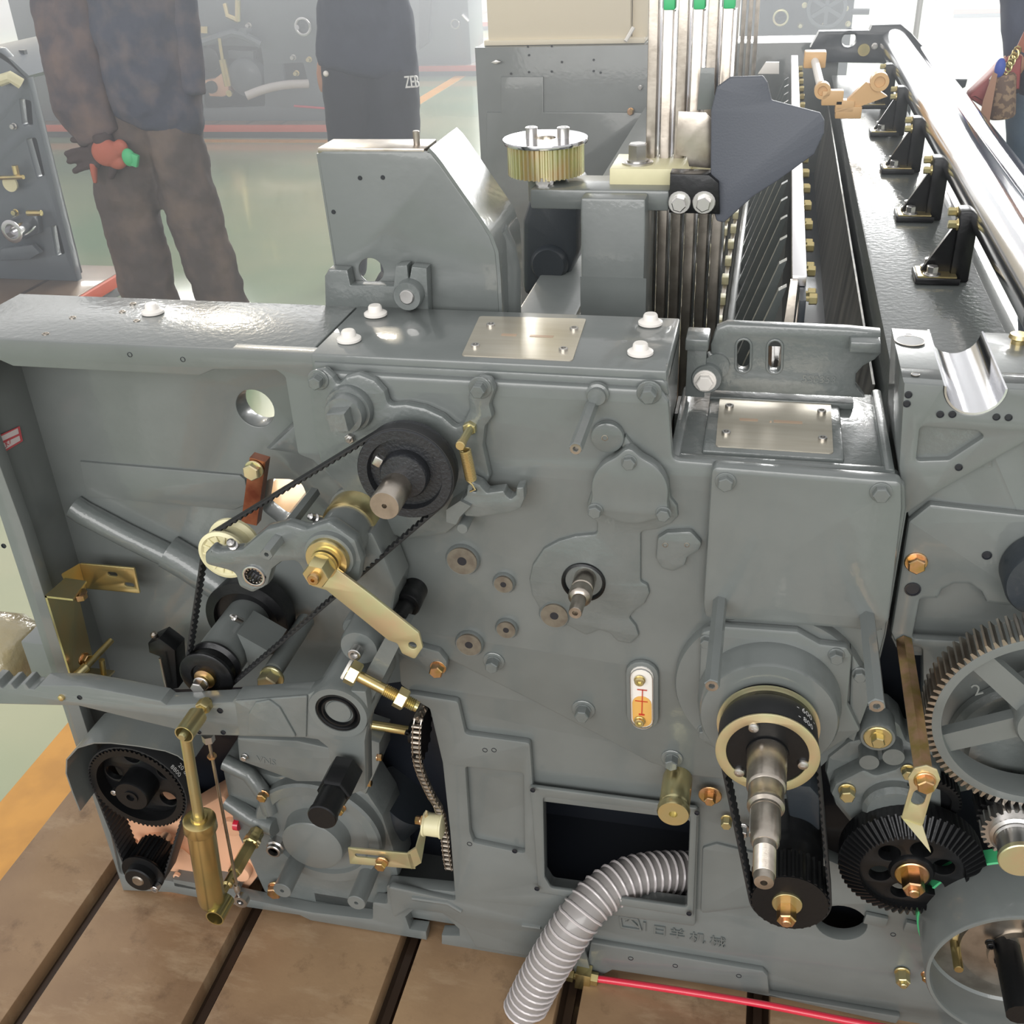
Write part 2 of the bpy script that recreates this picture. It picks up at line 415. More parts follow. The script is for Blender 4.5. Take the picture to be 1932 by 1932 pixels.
# dark interior behind the openings
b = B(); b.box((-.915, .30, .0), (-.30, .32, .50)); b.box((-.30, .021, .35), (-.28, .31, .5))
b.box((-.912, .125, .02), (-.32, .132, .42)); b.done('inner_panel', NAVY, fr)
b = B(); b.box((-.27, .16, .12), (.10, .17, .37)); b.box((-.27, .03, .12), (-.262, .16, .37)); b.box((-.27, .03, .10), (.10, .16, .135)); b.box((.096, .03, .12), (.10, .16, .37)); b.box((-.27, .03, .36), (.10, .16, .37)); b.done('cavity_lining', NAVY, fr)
b = B(); b.box((-.86, .06, .0), (-.40, .15, .022), .002)
b.box((-.60, .02, .022), (-.34, .15, .045), .002); b.done('bottom_flange', PAINT, fr)
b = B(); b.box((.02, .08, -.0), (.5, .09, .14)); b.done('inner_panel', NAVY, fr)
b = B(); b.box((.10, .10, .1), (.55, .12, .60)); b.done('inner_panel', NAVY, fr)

# gear case face, raised, with stepped bosses
gc = [(600, 702), (1245, 737), (1262, 760), (1270, 868), (1690, 902), (1708, 915), (1710, 960), (1670, 1198), (1636, 1330), (1580, 1405), (1500, 1465), (1390, 1475), (1300, 1465), (1225, 1440), (1150, 1400), (1000, 1322), (845, 1245), (760, 1190), (742, 1110), (706, 1000), (640, 905), (604, 866), (590, 730)]
b = B(); b.ps(gc, -.012, .012, .004, r=.008); b.done('gear_case_face', PAINT, fr)
b = B(); b.slab([(p[0], p[1]) for p in U([(592, 683), (1250, 717), (1258, 724), (1262, 745), (590, 705)], -.004)], -.004, .01, .003); b.done('case_ledge', PAINT, fr)
boss = [(583, 742), (582, 718), (592, 700), (612, 697), (628, 712), (636, 726), (650, 712), (676, 706), (706, 718), (726, 740), (733, 765), (765, 763), (800, 770), (835, 786), (860, 808), (872, 800), (884, 775), (882, 752), (888, 724), (905, 712), (926, 716), (934, 738), (924, 765), (930, 788), (916, 806), (912, 842), (925, 900), (900, 960), (840, 1010), (770, 1020), (700, 1000), (645, 925), (605, 880), (595, 840)]
b = B(); b.ps(boss, -.024, .014, .005, r=.006); b.done('casting_boss', PAINTC, fr)
b = B(); b.ps([(1158, 855), (1180, 845), (1200, 850), (1220, 862), (1245, 878), (1262, 905), (1266, 940), (1278, 955), (1280, 975), (1265, 990), (1240, 1000), (1209, 1004), (1209, 1098), (1222, 1104), (1226, 1120), (1216, 1140), (1198, 1153), (1187, 1166), (1200, 1182), (1206, 1200), (1190, 1216), (1165, 1212), (1150, 1196), (1131, 1190), (1105, 1200), (1074, 1183), (1040, 1172), (1018, 1150), (1003, 1124), (998, 1096), (1004, 1067), (1025, 1036), (1053, 1021), (1084, 1012), (1126, 1008), (1126, 987), (1108, 968), (1108, 950), (1116, 925), (1130, 890)], -.017, .008, .003, r=.005)
b.slab(pc(1146, 826, -.02, 32), -.022, .01, .003)
b.ps([(1168, 840), (1190, 860), (1210, 862), (1180, 822)], -.019, .008, .003)
b.ps([(1240, 1016), (1258, 1005), (1304, 1003), (1325, 1026), (1318, 1040), (1297, 1052), (1292, 1068), (1270, 1080), (1248, 1074), (1237, 1054)], -.020, .01, .003, r=.006)
b.done('casting_boss', PAINTC, fr)
b = B(); cov = []
cx = P(1188, 925, -.03); k = K(cx)
pts = []
for i in range(90):
    a = 2 * pi * i / 90; r = 73
    for th in (92, 214, 326):
        d = abs((math.degrees(a) - th + 180) % 360 - 180)
        r = max(r, 73 + 16 * math.exp(-(d / 13) ** 2))
    pts.append((cx.x + r * k * cos(a), cx.z + r * k * sin(a)))
b.slab(pts, -.032, .016, .003); rcov = b.done('round_cover', PAINT, fr)
for q in ((1187, 871), (1123, 962), (1252, 968)): bolt(rcov, q, -.032, 13, PAINT, 1.15, .45)
# square-headed plug and painted bolts
b = B(); b.turn((664, 765), -.02, [(46, -.01), (46, -.03), (44, -.034), (38, -.034), (38, -.044), (36, -.047)]); b.turn((664, 765), -.02, [(26, -.046), (26, -.062), (24, -.064)], 4, .9); b.done('square_plug', PAINTC, fr)
for q, yy, r in (((601, 716), -.024, 13), ((906, 731), -.024, 14), ((1225, 740), -.012, 15), ((932, 1247), -.012, 13), ((1101, 1338), -.012, 14), ((1268, 1430), -.012, 13)):
    bolt(fr, q, yy, r, PAINTC, 1.6, .7)
for q, r in (((872, 1058), 30), ((950, 1102), 19), ((955, 1188), 19), ((885, 1216), 25), ((1046, 1161), 27)):
    b = B(); b.turn(q, -.017, [(r + 3, -.010), (r + 3, -.016), (r, -.019)]); b.done('boss_ring', PAINT, fr)
    b = B(); b.turn(q, -.019, [(r - 1, -.015), (r - 1, -.0205), (r * .3, -.0206), (r * .28, -.012)], capb=False); b.done('machined_face', PRIMER, fr)
    b = B(); b.turn(q, -.0195, [(r * .3, -.0195), (r * .3, -.0207)]); b.done('drilled_hole', NAVY, fr)
for q in ((1141, 826),): bore(fr, q, -.0222, 6, STEEL)
for q in ((1255, 1028), (1296, 1028)): bore(fr, q, -.0202, 5, STEEL)
for q, y in (((245, 669), 0), ((345, 678), 0), ((7, 1030), 0), ((915, 1415), -.01), ((932, 1415), -.01), ((1052, 1793), 0), ((981, 1771), 0), ((900, 1757), 0), ((886, 1592), -.01), ((971, 1606), -.01),
             ((1005, 1491), -.02), ((1315, 1534), -.02), ((1013, 1677), -.02), ((1300, 1724), -.02), ((1350, 1650), 0), ((1190, 1808), -.009), ((1274, 1822), -.009), ((1394, 1841), -.009), ((1685, 1763), 0)):
    bore(fr, q, y, 5)
# raised lower plates
b = B()
b.slab(rc(U([(756, 1296), (868, 1314), (882, 1376), (1003, 1392), (1009, 1478), (1060, 1487), (1226, 1508), (1320, 1520), (1313, 1738), (1120, 1712), (1118, 1760), (1062, 1752), (1058, 1806), (900, 1778), (880, 1740), (838, 1712), (775, 1705), (745, 1725), (736, 1662), (862, 1690), (852, 1560), (838, 1430), (814, 1328)]), .006), -.010, .011, .003,
       [rc(U(hole), .006), rc(U([(882, 1438), (990, 1450), (992, 1600), (897, 1580), (890, 1560)]), .004)])
b.done('lower_panel', PAINT, fr)
b = B(); b.slab(rc(U([(1000, 1483), (1222, 1512), (1316, 1524), (1308, 1730), (1016, 1684)], -.014), .003), -.015, .006, .002, [rc(U(hole, -.014), .006)])
b.done('opening_surround', PAINT, fr)
b = B(); b.slab(rc(U([(1116, 1768), (1440, 1822), (1449, 1832), (1452, 1866), (1700, 1908), (1690, 1922), (1480, 1876), (1330, 1848), (1157, 1821), (1132, 1835), (1104, 1834)]), .004), -.009, .01, .003); b.done('foot_strip', PAINT, fr)
b = B(); b.slab(rc(U([(1326, 1596), (1352, 1588), (1480, 1620), (1480, 1700), (1322, 1720)]), .006), -.004, .005, .002); b.done('faint_panel', PAINT, fr)
b = B(); b.tube([P(778, 1693, -.01), P(845, 1703, -.01), P(870, 1718, -.01)], .004, 8); b.done('casting_rib', PAINT, fr); b = B(); b.tube([P(985, 1745, -.01), P(1020, 1750, -.01)], .003, 8)
b.done('casting_rib', PAINT, fr)
# cast lettering on the foot
def onwall(px, py, Y, rot=0.0):
    p = P(px, py, Y)
    return Matrix.Translation(p) @ Matrix.Rotation(rot, 4, 'Y') @ Matrix(((1, 0, 0, 0), (0, 0, -1, 0), (0, 1, 0, 0), (0, 0, 0, 1)))
a0, a1 = P(1235, 1768, 0), P(1370, 1790, 0)
x = 1232
for ch, px_, py_ in (('日', 1229, 1760), ('羊', 1262, 1766), ('机', 1300, 1774), ('械', 1338, 1781)):
    b = B(); b.text(ch, .0225, .0015, onwall(px_, py_, -.001)); b.done('raised_letter', PAINTC, fr)
b = B(); b.slab(rc(U([(1168, 1725), (1204, 1731), (1212, 1755), (1171, 1749)]), .002), -.003, .004, .0005, [rc(U([(1172, 1729), (1201, 1734), (1207, 1751), (1175, 1746)]), .001)])
b.prism([P(1176, 1733, -.003), P(1190, 1735, -.003), P(1207, 1751, -.003), P(1203, 1751, -.003)], (0, .004, 0)); b.prism([P(1180, 1740, -.003), P(1184, 1740, -.003), P(1190, 1732, -.003), P(1186, 1732, -.003)], (0, .004, 0))
b.box(P(1213, 1758, -.003), P(1219, 1737, .001)); b.box(P(1214, 1735, -.003), P(1220, 1731, .001)); b.done('raised_letter', PAINTC, fr)
# faint step line of the gear case to the right
# ---- oil level window
og = thing('oil_sight_glass', 'oval oil level window with amber oil and two screws on the gear case', 'gauge', P(1213, 1313, -.012))
p0, p1 = P(1211, 1275, -.02), P(1212, 1355, -.02)
def st(r, a=p0, b_=p1): return stadium((a.x, a.z), (b_.x, b_.z), r)
b = B(); b.slab(st(.0195), -.019, .008, .003); b.done('housing', PAINT, og)
b = B(); b.slab(st(.0135), -.0215, .004, .001); b.done('backing_plate', WHITEP, og)
OILM = mat('amber_oil', S(220, 170, 90), .2, 0, .5)
b = B(); c0 = P(1211, 1328, -.022); b.slab(stadium((c0.x, c0.z), (p1.x, p1.z), .0115), -.0225, .002, .0005); b.done('oil_pool', OILM, og)
b = B(); b.box(P(1205, 1347, -.0235), P(1216, 1349.5, -.0225)); b.box(P(1198, 1322, -.0235), P(1222, 1324.5, -.0225)); b.box(P(1202, 1301, -.0235), P(1221, 1303, -.0225)); b.box(P(1210, 1348, -.0235), P(1213, 1301, -.0225)); b.done('level_mark', REDINK, og)
b = B(); b.slab(st(.0135), -.0250, .0015, .0005, [st(.0125)]); b.done('clear_rim', CHROME, og)
for q in ((1207, 1283), (1207, 1360)): bolt(og, q, -.0235, 9, ZINC, 1.2, .4, name='socket_screw', sock=True)
# ---- right cover plate and clutch housing
cv = thing('rectangular_cover', 'large rectangular grey cover bolted on the right of the gear case', 'cover', P(1520, 1020, -.02))
b = B(); b.ps([(1342, 880), (1695, 908), (1702, 914), (1703, 960), (1678, 1172), (1660, 1195), (1600, 1188), (1330, 1168), (1326, 1140)], -.032, .020, .005, r=.008); cvp = b.done('cover_plate', PAINT, cv)
b = B(); b.ps([(1366, 1137), (1560, 1158), (1650, 1166), (1664, 1190), (1590, 1182), (1332, 1162), (1330, 1134)], -.026, .006, .002); b.done('lower_lip', PAINT, cv)
bolt(cvp, (1369, 908), -.032, 15, PAINT, 1.3, .5); bolt(cvp, (1662, 928), -.032, 16, PAINT, 1.3, .5)
hs = thing('clutch_housing', 'round stepped grey housing behind the flanged drive pulley', 'housing', P(1450, 1330, -.02))
ax = P(1450, 1330, -.05)
def onax(prof, n=64): return B().lathe((ax.x, 0, ax.z), (0, -1, 0), [(r, -y) for r, y in prof], n)
kk = K(P(1450, 1330, -.04))
onax([(178 * kk, -.010), (178 * kk, -.022), (175 * kk, -.026)]).done('back_flange', PAINT, hs)
b = B(); b.ps([(1322, 1194), (1365, 1182), (1505, 1192), (1548, 1216), (1598, 1222), (1608, 1238), (1600, 1330), (1625, 1380), (1560, 1420), (1500, 1440), (1390, 1440), (1325, 1400), (1318, 1300)], -.038, .013, .004, r=.006); hfl = b.done('flange_plate', PAINT, hs)
onax([(131 * kk, -.036), (131 * kk, -.050), (127 * kk, -.054), (126 * kk, -.070), (122 * kk, -.074), (60 * kk, -.076), (60 * kk, -.08)]).done('housing_drum', PAINT, hs)
bolt(hfl, (1578, 1235), -.038, 13, PAINT, 1.2, .6); bolt(hfl, (1330, 1378), -.026, 12, PAINT, 1.2, .6); bolt(hs, (1622, 1270), -.03, 12, PAINT, 1.2, .6); bolt(hs, (1333, 1208), -.038, 11, PAINT, 1.2, .6)
b = B(); b.ps([(1606, 1230), (1650, 1300), (1612, 1402), (1600, 1395)], -.03, .02, .004); b.done('gusset', PAINT, hs)

# lower gear case lid on the right with its sunken plate
b = B(); b.box((-.078, .0, .82), (.149, .20, .846), .004); b.done('gear_case_lid', PAINTC, fr)
b = B(); b.box((-.078, .0, .84), (-.066, .18, .853), .004); b.box((.137, .0, .84), (.148, .20, .853), .004); b.box((-.078, -.002, .842), (.149, .012, .851), .004)
b.box((-.045, .02, .84), (.10, .17, .8505), .003); b.done('lid_ridge', PAINTC, fr)
b = B(); b.box((-.0845, .15, .5), (.149, .2, .83)); b.done('rear_plate', PAINT, fr)

# ---- nameplates
def nameplate(pts, Z, label, screws, words):
    t = thing('machine_nameplate', label, 'nameplate', Q(*pts[0], Z))
    b = B(); q = [Q(a, c, Z) for a, c in pts]; q2 = rc([(v.x, v.y) for v in q], .004)
    b.prism([(v[0], v[1], Z) for v in q2], (0, 0, .0012)); b.done('plate', STAIN, t)
    for s in screws:
        p = Q(*s, Z + .001); bolt(t, None, 0, .0048, SILVER, 0, .32, name='pan_screw', sock=True, at=p, axis=(0, 0, 1))
    return t
n1 = nameplate([(905, 598), (1106, 603), (1080, 682), (871, 672)], .9472, 'stainless nameplate with faint print on the long top lid', [(926, 615), (1083, 622), (897, 654), (1063, 661)], 0)
n2 = nameplate([(1359, 740), (1567, 755), (1572, 857), (1350, 843)], .8505, 'stainless nameplate with faint print beside the slotted bracket', [(1376, 768), (1550, 778), (1370, 818), (1552, 829)], 0)
for t, Z, q0, q1 in ((n1, .9485, (945, 633), (1048, 638)), (n2, .8518, (1395, 793), (1520, 800))):
    a, c = Q(*q0, Z), Q(*q1, Z)
    for u, v in ((.0, .28), (.52, .95)):
        b = B(); b.box((a.x + (c.x - a.x) * u, a.y, Z), (a.x + (c.x - a.x) * v, a.y + .006, Z + .0002)); b.done('printed_line', FAINTINK, t)
# ---- white plastic plugs on the lids
for q, Z, lab in (((289, 591), .9465, 'white plastic plug alone on the left top flange'), ((709, 595), .9472, 'white plastic plug in front of the big curved guard'), ((659, 643), .9472, 'white plastic plug at the front left corner of the long lid'),
             ((1227, 612), .9472, 'white plastic plug at the back right corner of the long lid'), ((1208, 668), .9472, 'white plastic plug at the front right corner of the long lid')):
    p = Q(*q, Z); b = B(); b.lathe(p, (0, 0, 1), [(.012, 0), (.0135, .001), (.0135, .0035), (.012, .0045), (.0085, .006), (.0078, .011), (.0066, .0125)], 28)
    tag(b.done('plastic_plug', WHITEP), lab, 'plug', 'white plugs on the top lids')
for q in ((251, 573), (231, 588), (258, 605), (137, 599), (86, 630)):
    p = Q(*q, .9466); b = B(); b.lathe(p, (0, 0, 1), [(.0042, -.001), (.0042, .0008), (.0026, .0009), (.0024, -.0005)], 16, capb=False); b.done('tapped_hole', STEEL, fr)

# ---- right (front) side casting
rf = thing('front_bearing_casting', 'grey casting with a polished half round bearing seat at the right', 'bracket', (.25, .08, .5))
AX_, AR_ = (P(1782, 727).x + P(1901, 735).x) / 2, (P(1901, 735).x - P(1782, 727).x) / 2
arc = [(AX_ + AR_ * cos(a), .945 + AR_ * sin(a)) for a in [pi + pi * i / 16 for i in range(17)]]
top = [(.143, .946)] + arc + [(.44, .946), (.44, .50)] + U([(1740, 1500), (1740, 1225), (1690, 1215), (1680, 1195), (1714, 975), (1694, 880)], .02)
b = B(); b.slab(top, .012, .03, .002, [rc(U([(1737, 1130), (1770, 1130), (1778, 1113), (1800, 1102), (1830, 1102), (1852, 1118), (1862, 1138), (1960, 1150), (1960, 1218), (1722, 1205)], .012), .003), rc(U([(1736, 806), (1845, 814), (1858, 824), (1790, 868), (1729, 870)], .012), .004)]); b.done('cast_plate', PAINT, rf)
b = B(); b.slab([(.143, .946)] + arc + [(.44, .946), (.44, .90)] + U([(1960, 820), (1760, 935), (1707, 972), (1696, 880)], 0), 0, .15, .0025, [rc(U([(1736, 806), (1845, 814), (1858, 824), (1790, 868), (1729, 870)], 0), .004)]); b.done('bearing_block', PAINT, rf)
b = B(); b.slab(U([(1725, 795), (1870, 805), (1870, 880), (1722, 880)], .01), .008, .01); b.done('pocket_floor', PAINTC, rf)
b = B(); b.slab([(q[0], q[1]) for q in [(AX_ + AR_ * cos(a), .945 + AR_ * sin(a)) for a in [pi + pi * i / 24 for i in range(25)]] + [(AX_ + (AR_ - .002) * cos(a), .945 + (AR_ - .002) * sin(a)) for a in [2 * pi - pi * i / 24 for i in range(25)]]], -.001, .152); b.done('machined_seat', CHROME, rf)
b = B(); b.ps([(1755, 952), (1990, 978), (1990, 1480), (1745, 1470), (1740, 1225), (1690, 1215), (1681, 1195), (1714, 985)], .002, .012, .004, r=.004,
     holes=[[(1737, 1130), (1770, 1130), (1778, 1113), (1800, 1102), (1830, 1102), (1852, 1118), (1862, 1138), (1960, 1150), (1960, 1218), (1722, 1205)]]); b.done('raised_panel', PAINT, rf)
b = B(); b.slab(U([(1700, 1090), (1990, 1090), (1990, 1240), (1700, 1230)], .03), .025, .01); b.done('pocket_floor', PAINT, rf)
for q, r in (((1714, 745), 7), ((1711, 762), 7), ((1774, 782), 7), ((1797, 782), 7), ((1880, 787), 7), ((1903, 788), 7), ((1809, 882), 7)): bore(rf, q, -.001, r)
bore(rf, (1862, 1048), .001, 9); bore(rf, (1722, 1112), .001, 15)
bolt(rf, (1728, 1060), .002, 17, ZINCR, 1.25, .5)
for q, r in (((1717, 643), .0155), ((1714, 633), .004), ((1727, 707), .004)):
    p = Q(*q, .9464)
    b = B(); b.lathe(p, (0, 0, 1), [(r, .0), (r, .0006), (r * .9, .0007), (r * .88, 0)], 24, capb=False); b.done('bore_lip', STEEL, rf)
    b = B(); b.lathe(p, (0, 0, 1), [(r * .9, .0), (r * .9, .0005)], 24); b.done('bore', NAVY, rf)

# ---- stickers
st_ = thing('inspection_sticker', 'small red and white printed sticker on the inside of the left end flange', 'sticker', PX(20, 828, -.911))
b = B(); b.prism([PX(-4, 822, -.9105), PX(36, 804, -.9105), PX(42, 832, -.9105), PX(4, 855, -.9105)], (.001, 0, 0)); b.done('border', PINKINK, st_)
b = B(); b.prism([PX(0, 824, -.9095), PX(33, 808, -.9095), PX(35, 818, -.9095), PX(0, 834, -.9095)], (.0005, 0, 0)); b.prism([PX(2, 838, -.9095), PX(36, 822, -.9095), PX(38, 831, -.9095), PX(6, 850, -.9095)], (.0005, 0, 0)); b.done('paper_field', PAPER, st_)

b = B(); p0_ = PX(8, 848, -.9085); b.text('LK7', .010, .0002, Matrix.Translation(p0_) @ Matrix(((0, 0, 1, 0), (1, 0, 0, 0), (0, 1, 0, 0), (0, 0, 0, 1))) @ Matrix.Rotation(.12, 4, 'Z')); b.done('printed_letter', PINKINK, st_)
q = Q(1451, 797, .8518); b = B(); b.text('E', .006, .0001, Matrix.Translation(q)); b.done('printed_letter', FAINTINK, n2)
# ================================================================== drives on the near side
def gear2d(cx, cz, rr, rt, n, sub=4, duty=.5):
    out = []
    for i in range(n):
        a = 2 * pi * i / n; s = 2 * pi / n
        for f, r in ((0, rr), (.18, rr), (.36, rt), (.64, rt), (.82, rr)):
            out.append((cx + r * cos(a + s * f), cz + r * sin(a + s * f)))
    return out
def belt(parent, circles, Y0, Y1, th, pitch, mname=RUBBER, tooth=.0022):
    pts = []
    for x, z, r in circles: pts += circ(x, z, r + th, 96)
    outer = hull(pts); pts = []
    for x, z, r in circles: pts += circ(x, z, r, 96)
    inner = hull(pts)
    L = sum((Vector(inner[i]) - Vector(inner[i - 1])).length for i in range(len(inner)))
    n = int(L / pitch); q = resample(inner, n * 4)
    c = Vector((sum(p[0] for p in q) / len(q), sum(p[1] for p in q) / len(q)))
    teeth = []
    for i, p in enumerate(q):
        a, b_ = Vector(q[i - 1]), Vector(q[(i + 1) % len(q)]); t = (b_ - a).normalized(); nn = Vector((-t.y, t.x))
        teeth.append(tuple(Vector(p) + nn * (tooth if i % 4 in (1, 2) else 0)))
    b = B(); b.slab(resample(outer, 200), Y0, Y1 - Y0, .0004, [teeth])
    return b
XZ = lambda px, Y: (P(px[0], px[1], Y).x, P(px[0], px[1], Y).z, K(P(px[0], px[1], Y)))

# --- upper timing belt drive
YB0, YB1 = -.068, -.054
tx, tz, tk = XZ((765, 893), -.066)
t = thing('belt_pulley', 'large black cast belt pulley with a bare steel shaft end', 'pulley', (tx, -.05, tz))
b = B(); b.lathe((tx, 0, tz), (0, -1, 0), [(r * tk, -y) for r, y in ((50, -.02), (50, -.044), (94, -.046), (94, -.0685), (92, -.070), (74, -.070), (71, -.062), (47, -.062), (47, -.072), (44, -.075), (30, -.076))], 64); b.done('pulley_wheel', BLACKC, t)
b = B(); b.turn((725, 955), -.118, [(30, -.0), (30, -.1165), (28.5, -.118), (5, -.118), (4, -.110)], 40); b.done('shaft', STEEL, t)
p = P(714, 869, -.08); b = B(); b.obox(p, (.009, .008, .011), (0, 30, 0), .001); b.done('key_screw', SILVER, t)
ix, iz, ik = XZ((424, 1045), -.068)
t = thing('idler_pulley', 'cream nylon idler pulley guiding the upper timing belt', 'pulley', (ix, -.05, iz))
b = B(); b.lathe((ix, 0, iz), (0, -1, 0), [(r * ik, -y) for r, y in ((52, -.040), (52, -.044), (41, -.047), (41, -.063), (50, -.066), (51, -.071), (44, -.073), (40, -.070), (28, -.069), (26, -.072), (16, -.072))], 48, capb=True); b.done('pulley_wheel', NYLON, t)
b = B(); b.lathe((ix, 0, iz), (0, -1, 0), [(15 * ik, .071), (15 * ik, .075), (9 * ik, .076)], 24); b.done('bearing', SILVER, t)
for i in range(14):
    a = 2 * pi * i / 14; q = (ix + 34 * ik * cos(a), -.0705, iz + 34 * ik * sin(a))
    if i == 0: b = B(); b.obox((0, 0, 0), (.0105, .002, .0025), (0, 0, 0), .0004); rib_me = b.mesh('rib', NYLON)
    place('rib', rib_me, t, q, rot=(0, -a, 0))
lx, lz, lk = XZ((389, 1277), -.074)
t = thing('grooved_pulley_with_tube', 'black grooved pulley on a grey bearing tube, lower end of the upper belt', 'pulley', (lx, 0, lz))
b = B(); b.lathe((lx, 0, lz), (0, -1, 0), [(r * lk, -y) for r, y in ((53, -.047), (54, -.051), (46, -.055), (46, -.064), (53, -.069), (54, -.074), (50, -.0755), (30, -.0755), (28, -.072), (14, -.072))], 56); b.done('pulley_wheel', BLACK, t)
b = B(); b.lathe((lx, 0, lz), (0, -1, 0), [(r * lk, -y) for r, y in ((47, .05), (48, -.03), (46, -.046), (30, -.048))], 48); b.done('bearing_tube', PAINT, t)
b = B(); b.lathe((lx, 0, lz), (0, -1, 0), [(r * lk, -y) for r, y in ((86, .075), (90, .05), (90, .045), (70, .042), (68, .05))], 56); b.done('rear_disc', BLACK, t)
b = B(); b.turn((382, 1287), -.082, [(21, -.070), (21, -.077), (16, -.078)], 32); b.done('washer', ZINCR, t)
bolt(t, (380, 1289), -.079, 14, SILVER, 1.1, .6)
b = B(); b.prism([P(447, 1195, -.03), P(512, 1232, -.03), P(470, 1262, -.03), P(462, 1228, -.03)], (0, .05, 0)); b.done('gusset', PAINT, t)
b = B(); q = P(448, 1168, -.02); b.lathe(q, (-.25, -.6, .8), [(.004, -.008), (.004, .002), (.0045, .002), (.0045, .007), (.002, .008), (.003, .012), (.0015, .014)], 12); b.done('grease_nipple', SILVER, t)
bb = belt(None, [(tx, tz, 92 * tk), (ix, iz, 43 * ik), (lx, lz, 46 * lk)], YB0, YB1, .0022, .0085)
tag(bb.done('timing_belt', RUBBER), 'black toothed belt running over the cream idler and the upper pulley', 'belt')

# --- upper rocking arm
t = thing('idler_arm_casting', 'grey cast arm with a needle bearing eye and a yellow collar', 'bracket', P(616, 1046, -.05))
ux, uz, uk = XZ((592, 1092), -.155)
ring = [(385, 1046), (397, 1034), (407, 1042), (455, 1037), (478, 1018), (500, 1000), (540, 990), (575, 1000), (620, 985), (670, 1020), (682, 1060), (675, 1100), (620, 1112), (575, 1085), (560, 1058), (530, 1062), (513, 1075), (505, 1105), (476, 1120), (450, 1108), (443, 1082), (425, 1076), (386, 1066)]
b = B(); b.slab(rc(U(ring, -.105), .008), -.105, .018, .004, [pc(478, 1088, -.105, 20, 28)]); b.done('arm', PAINTC, t)
b = B(); b.slab(pc(478, 1088, -.107, 23, 32), -.107, .02, .0005, [pc(478, 1088, -.107, 18, 32)]); b.done('bearing_ring', CHROME, t)
b = B(); b.slab(pc(478, 1088, -.09, 19, 32), -.09, .004); b.done('bearing_bottom', NAVY, t)
rx, rz, rk = XZ((478, 1088), -.105)
for i in range(14):
    a = 2 * pi * i / 14
    if i == 0: rb = B(); rb.lathe((0, 0, 0), (0, -1, 0), [(.0012, 0), (.0012, .013)], 8); rme = rb.mesh('needle_roller', STEEL)
    place('needle_roller', rme, t, (rx + 16 * rk * cos(a), -.091, rz + 16 * rk * sin(a)))
b = B(); b.lathe((ux, 0, uz), (0, -1, 0), [(r * uk, -y) for r, y in ((52, .0), (52, -.10), (50, -.112), (40, -.113))], 56); b.done('hub_tube', PAINT, t)
b = B(); b.lathe((ux, 0, uz), (0, -1, 0), [(r * uk, -y) for r, y in ((56, -.020), (58, -.024), (58, -.050), (56, -.052), (50, -.052))], 56); b.done('yellow_collar', ZINC, t, 'yellow zinc plated collar')
b = B(); b.lathe((ux, 0, uz), (0, -1, 0), [(r * uk, -y) for r, y in ((62, -.012), (62, -.022), (55, -.022))], 56); b.done('flange', PAINT, t)
b = B(); b.ps([(672, 1020), (700, 1000), (727, 1058), (748, 1110), (740, 1165), (716, 1190), (700, 1172), (655, 1105)], -.066, .05, .004, r=.006)
b.done('wing', PAINT, t)
b = B(); b.turn((503, 1046), -.135, [(13, -.0), (13, -.1345), (12, -.1355), (5, -.1355), (4.5, -.128)], 6, .3); b.done('hex_spacer', PAINT, t)
q = P(598, 978, -.075); b = B(); b.lathe(q, (-.3, -.7, .6), [(.005, -.004), (.005, .003), (.003, .004), (.0042, .008), (.004, .012), (.0018, .014)], 12); b.done('grease_nipple', SILVER, t)
q = P(441, 1030, -.10); b = B(); b.lathe(q, (.1, -.6, .8), [(.0055, -.006), (.0055, .002), (.0035, .003), (.005, .008), (.0045, .012), (.002, .014)], 12); b.done('grease_nipple', SILVER, t)
t = thing('yellow_lever', 'long flat yellow zinc plated lever under a big lock nut', 'lever', (ux, -.12, uz))
b = B(); b.lathe((ux, 0, uz), (0, -1, 0), [(r * uk, -y) for r, y in ((43, -.106), (44, -.117), (42, -.120), (30, -.120), (29, -.124))], 48); b.done('cap', ZINC, t)
cxz = (ux, uz)
pl = U([(627, 1061), (700, 1116), (793, 1190), (800, 1217), (785, 1239), (761, 1228), (752, 1209), (735, 1203), (619, 1109), (588, 1100), (584, 1075), (600, 1056)], -.122)
b = B(); b.slab(rc(pl, .004), -.127, .004, .0008, [pc(778, 1218, -.127, 8, 20)]); b.done('lever_plate', ZINCG, t)
b = B(); b.lathe((ux, 0, uz), (0, -1, 0), [(r * uk, -y) for r, y in ((28, -.127), (28, -.132), (26, -.132))], 32); b.done('washer', ZINC, t)
b = B(); b.lathe((ux, 0, uz), (0, -1, 0), [(r * uk, -y) for r, y in ((27, -.132), (27, -.149), (25, -.151), (12, -.151))], 6, .4); b.done('nut', ZINC, t)
b = B(); b.lathe((ux, 0, uz), (0, -1, 0), [(r * uk, -y) for r, y in ((12, -.15), (12, -.157), (10.5, -.1585), (4, -.1585), (3.5, -.154))], 24); b.done('stud', ZINCR, t)

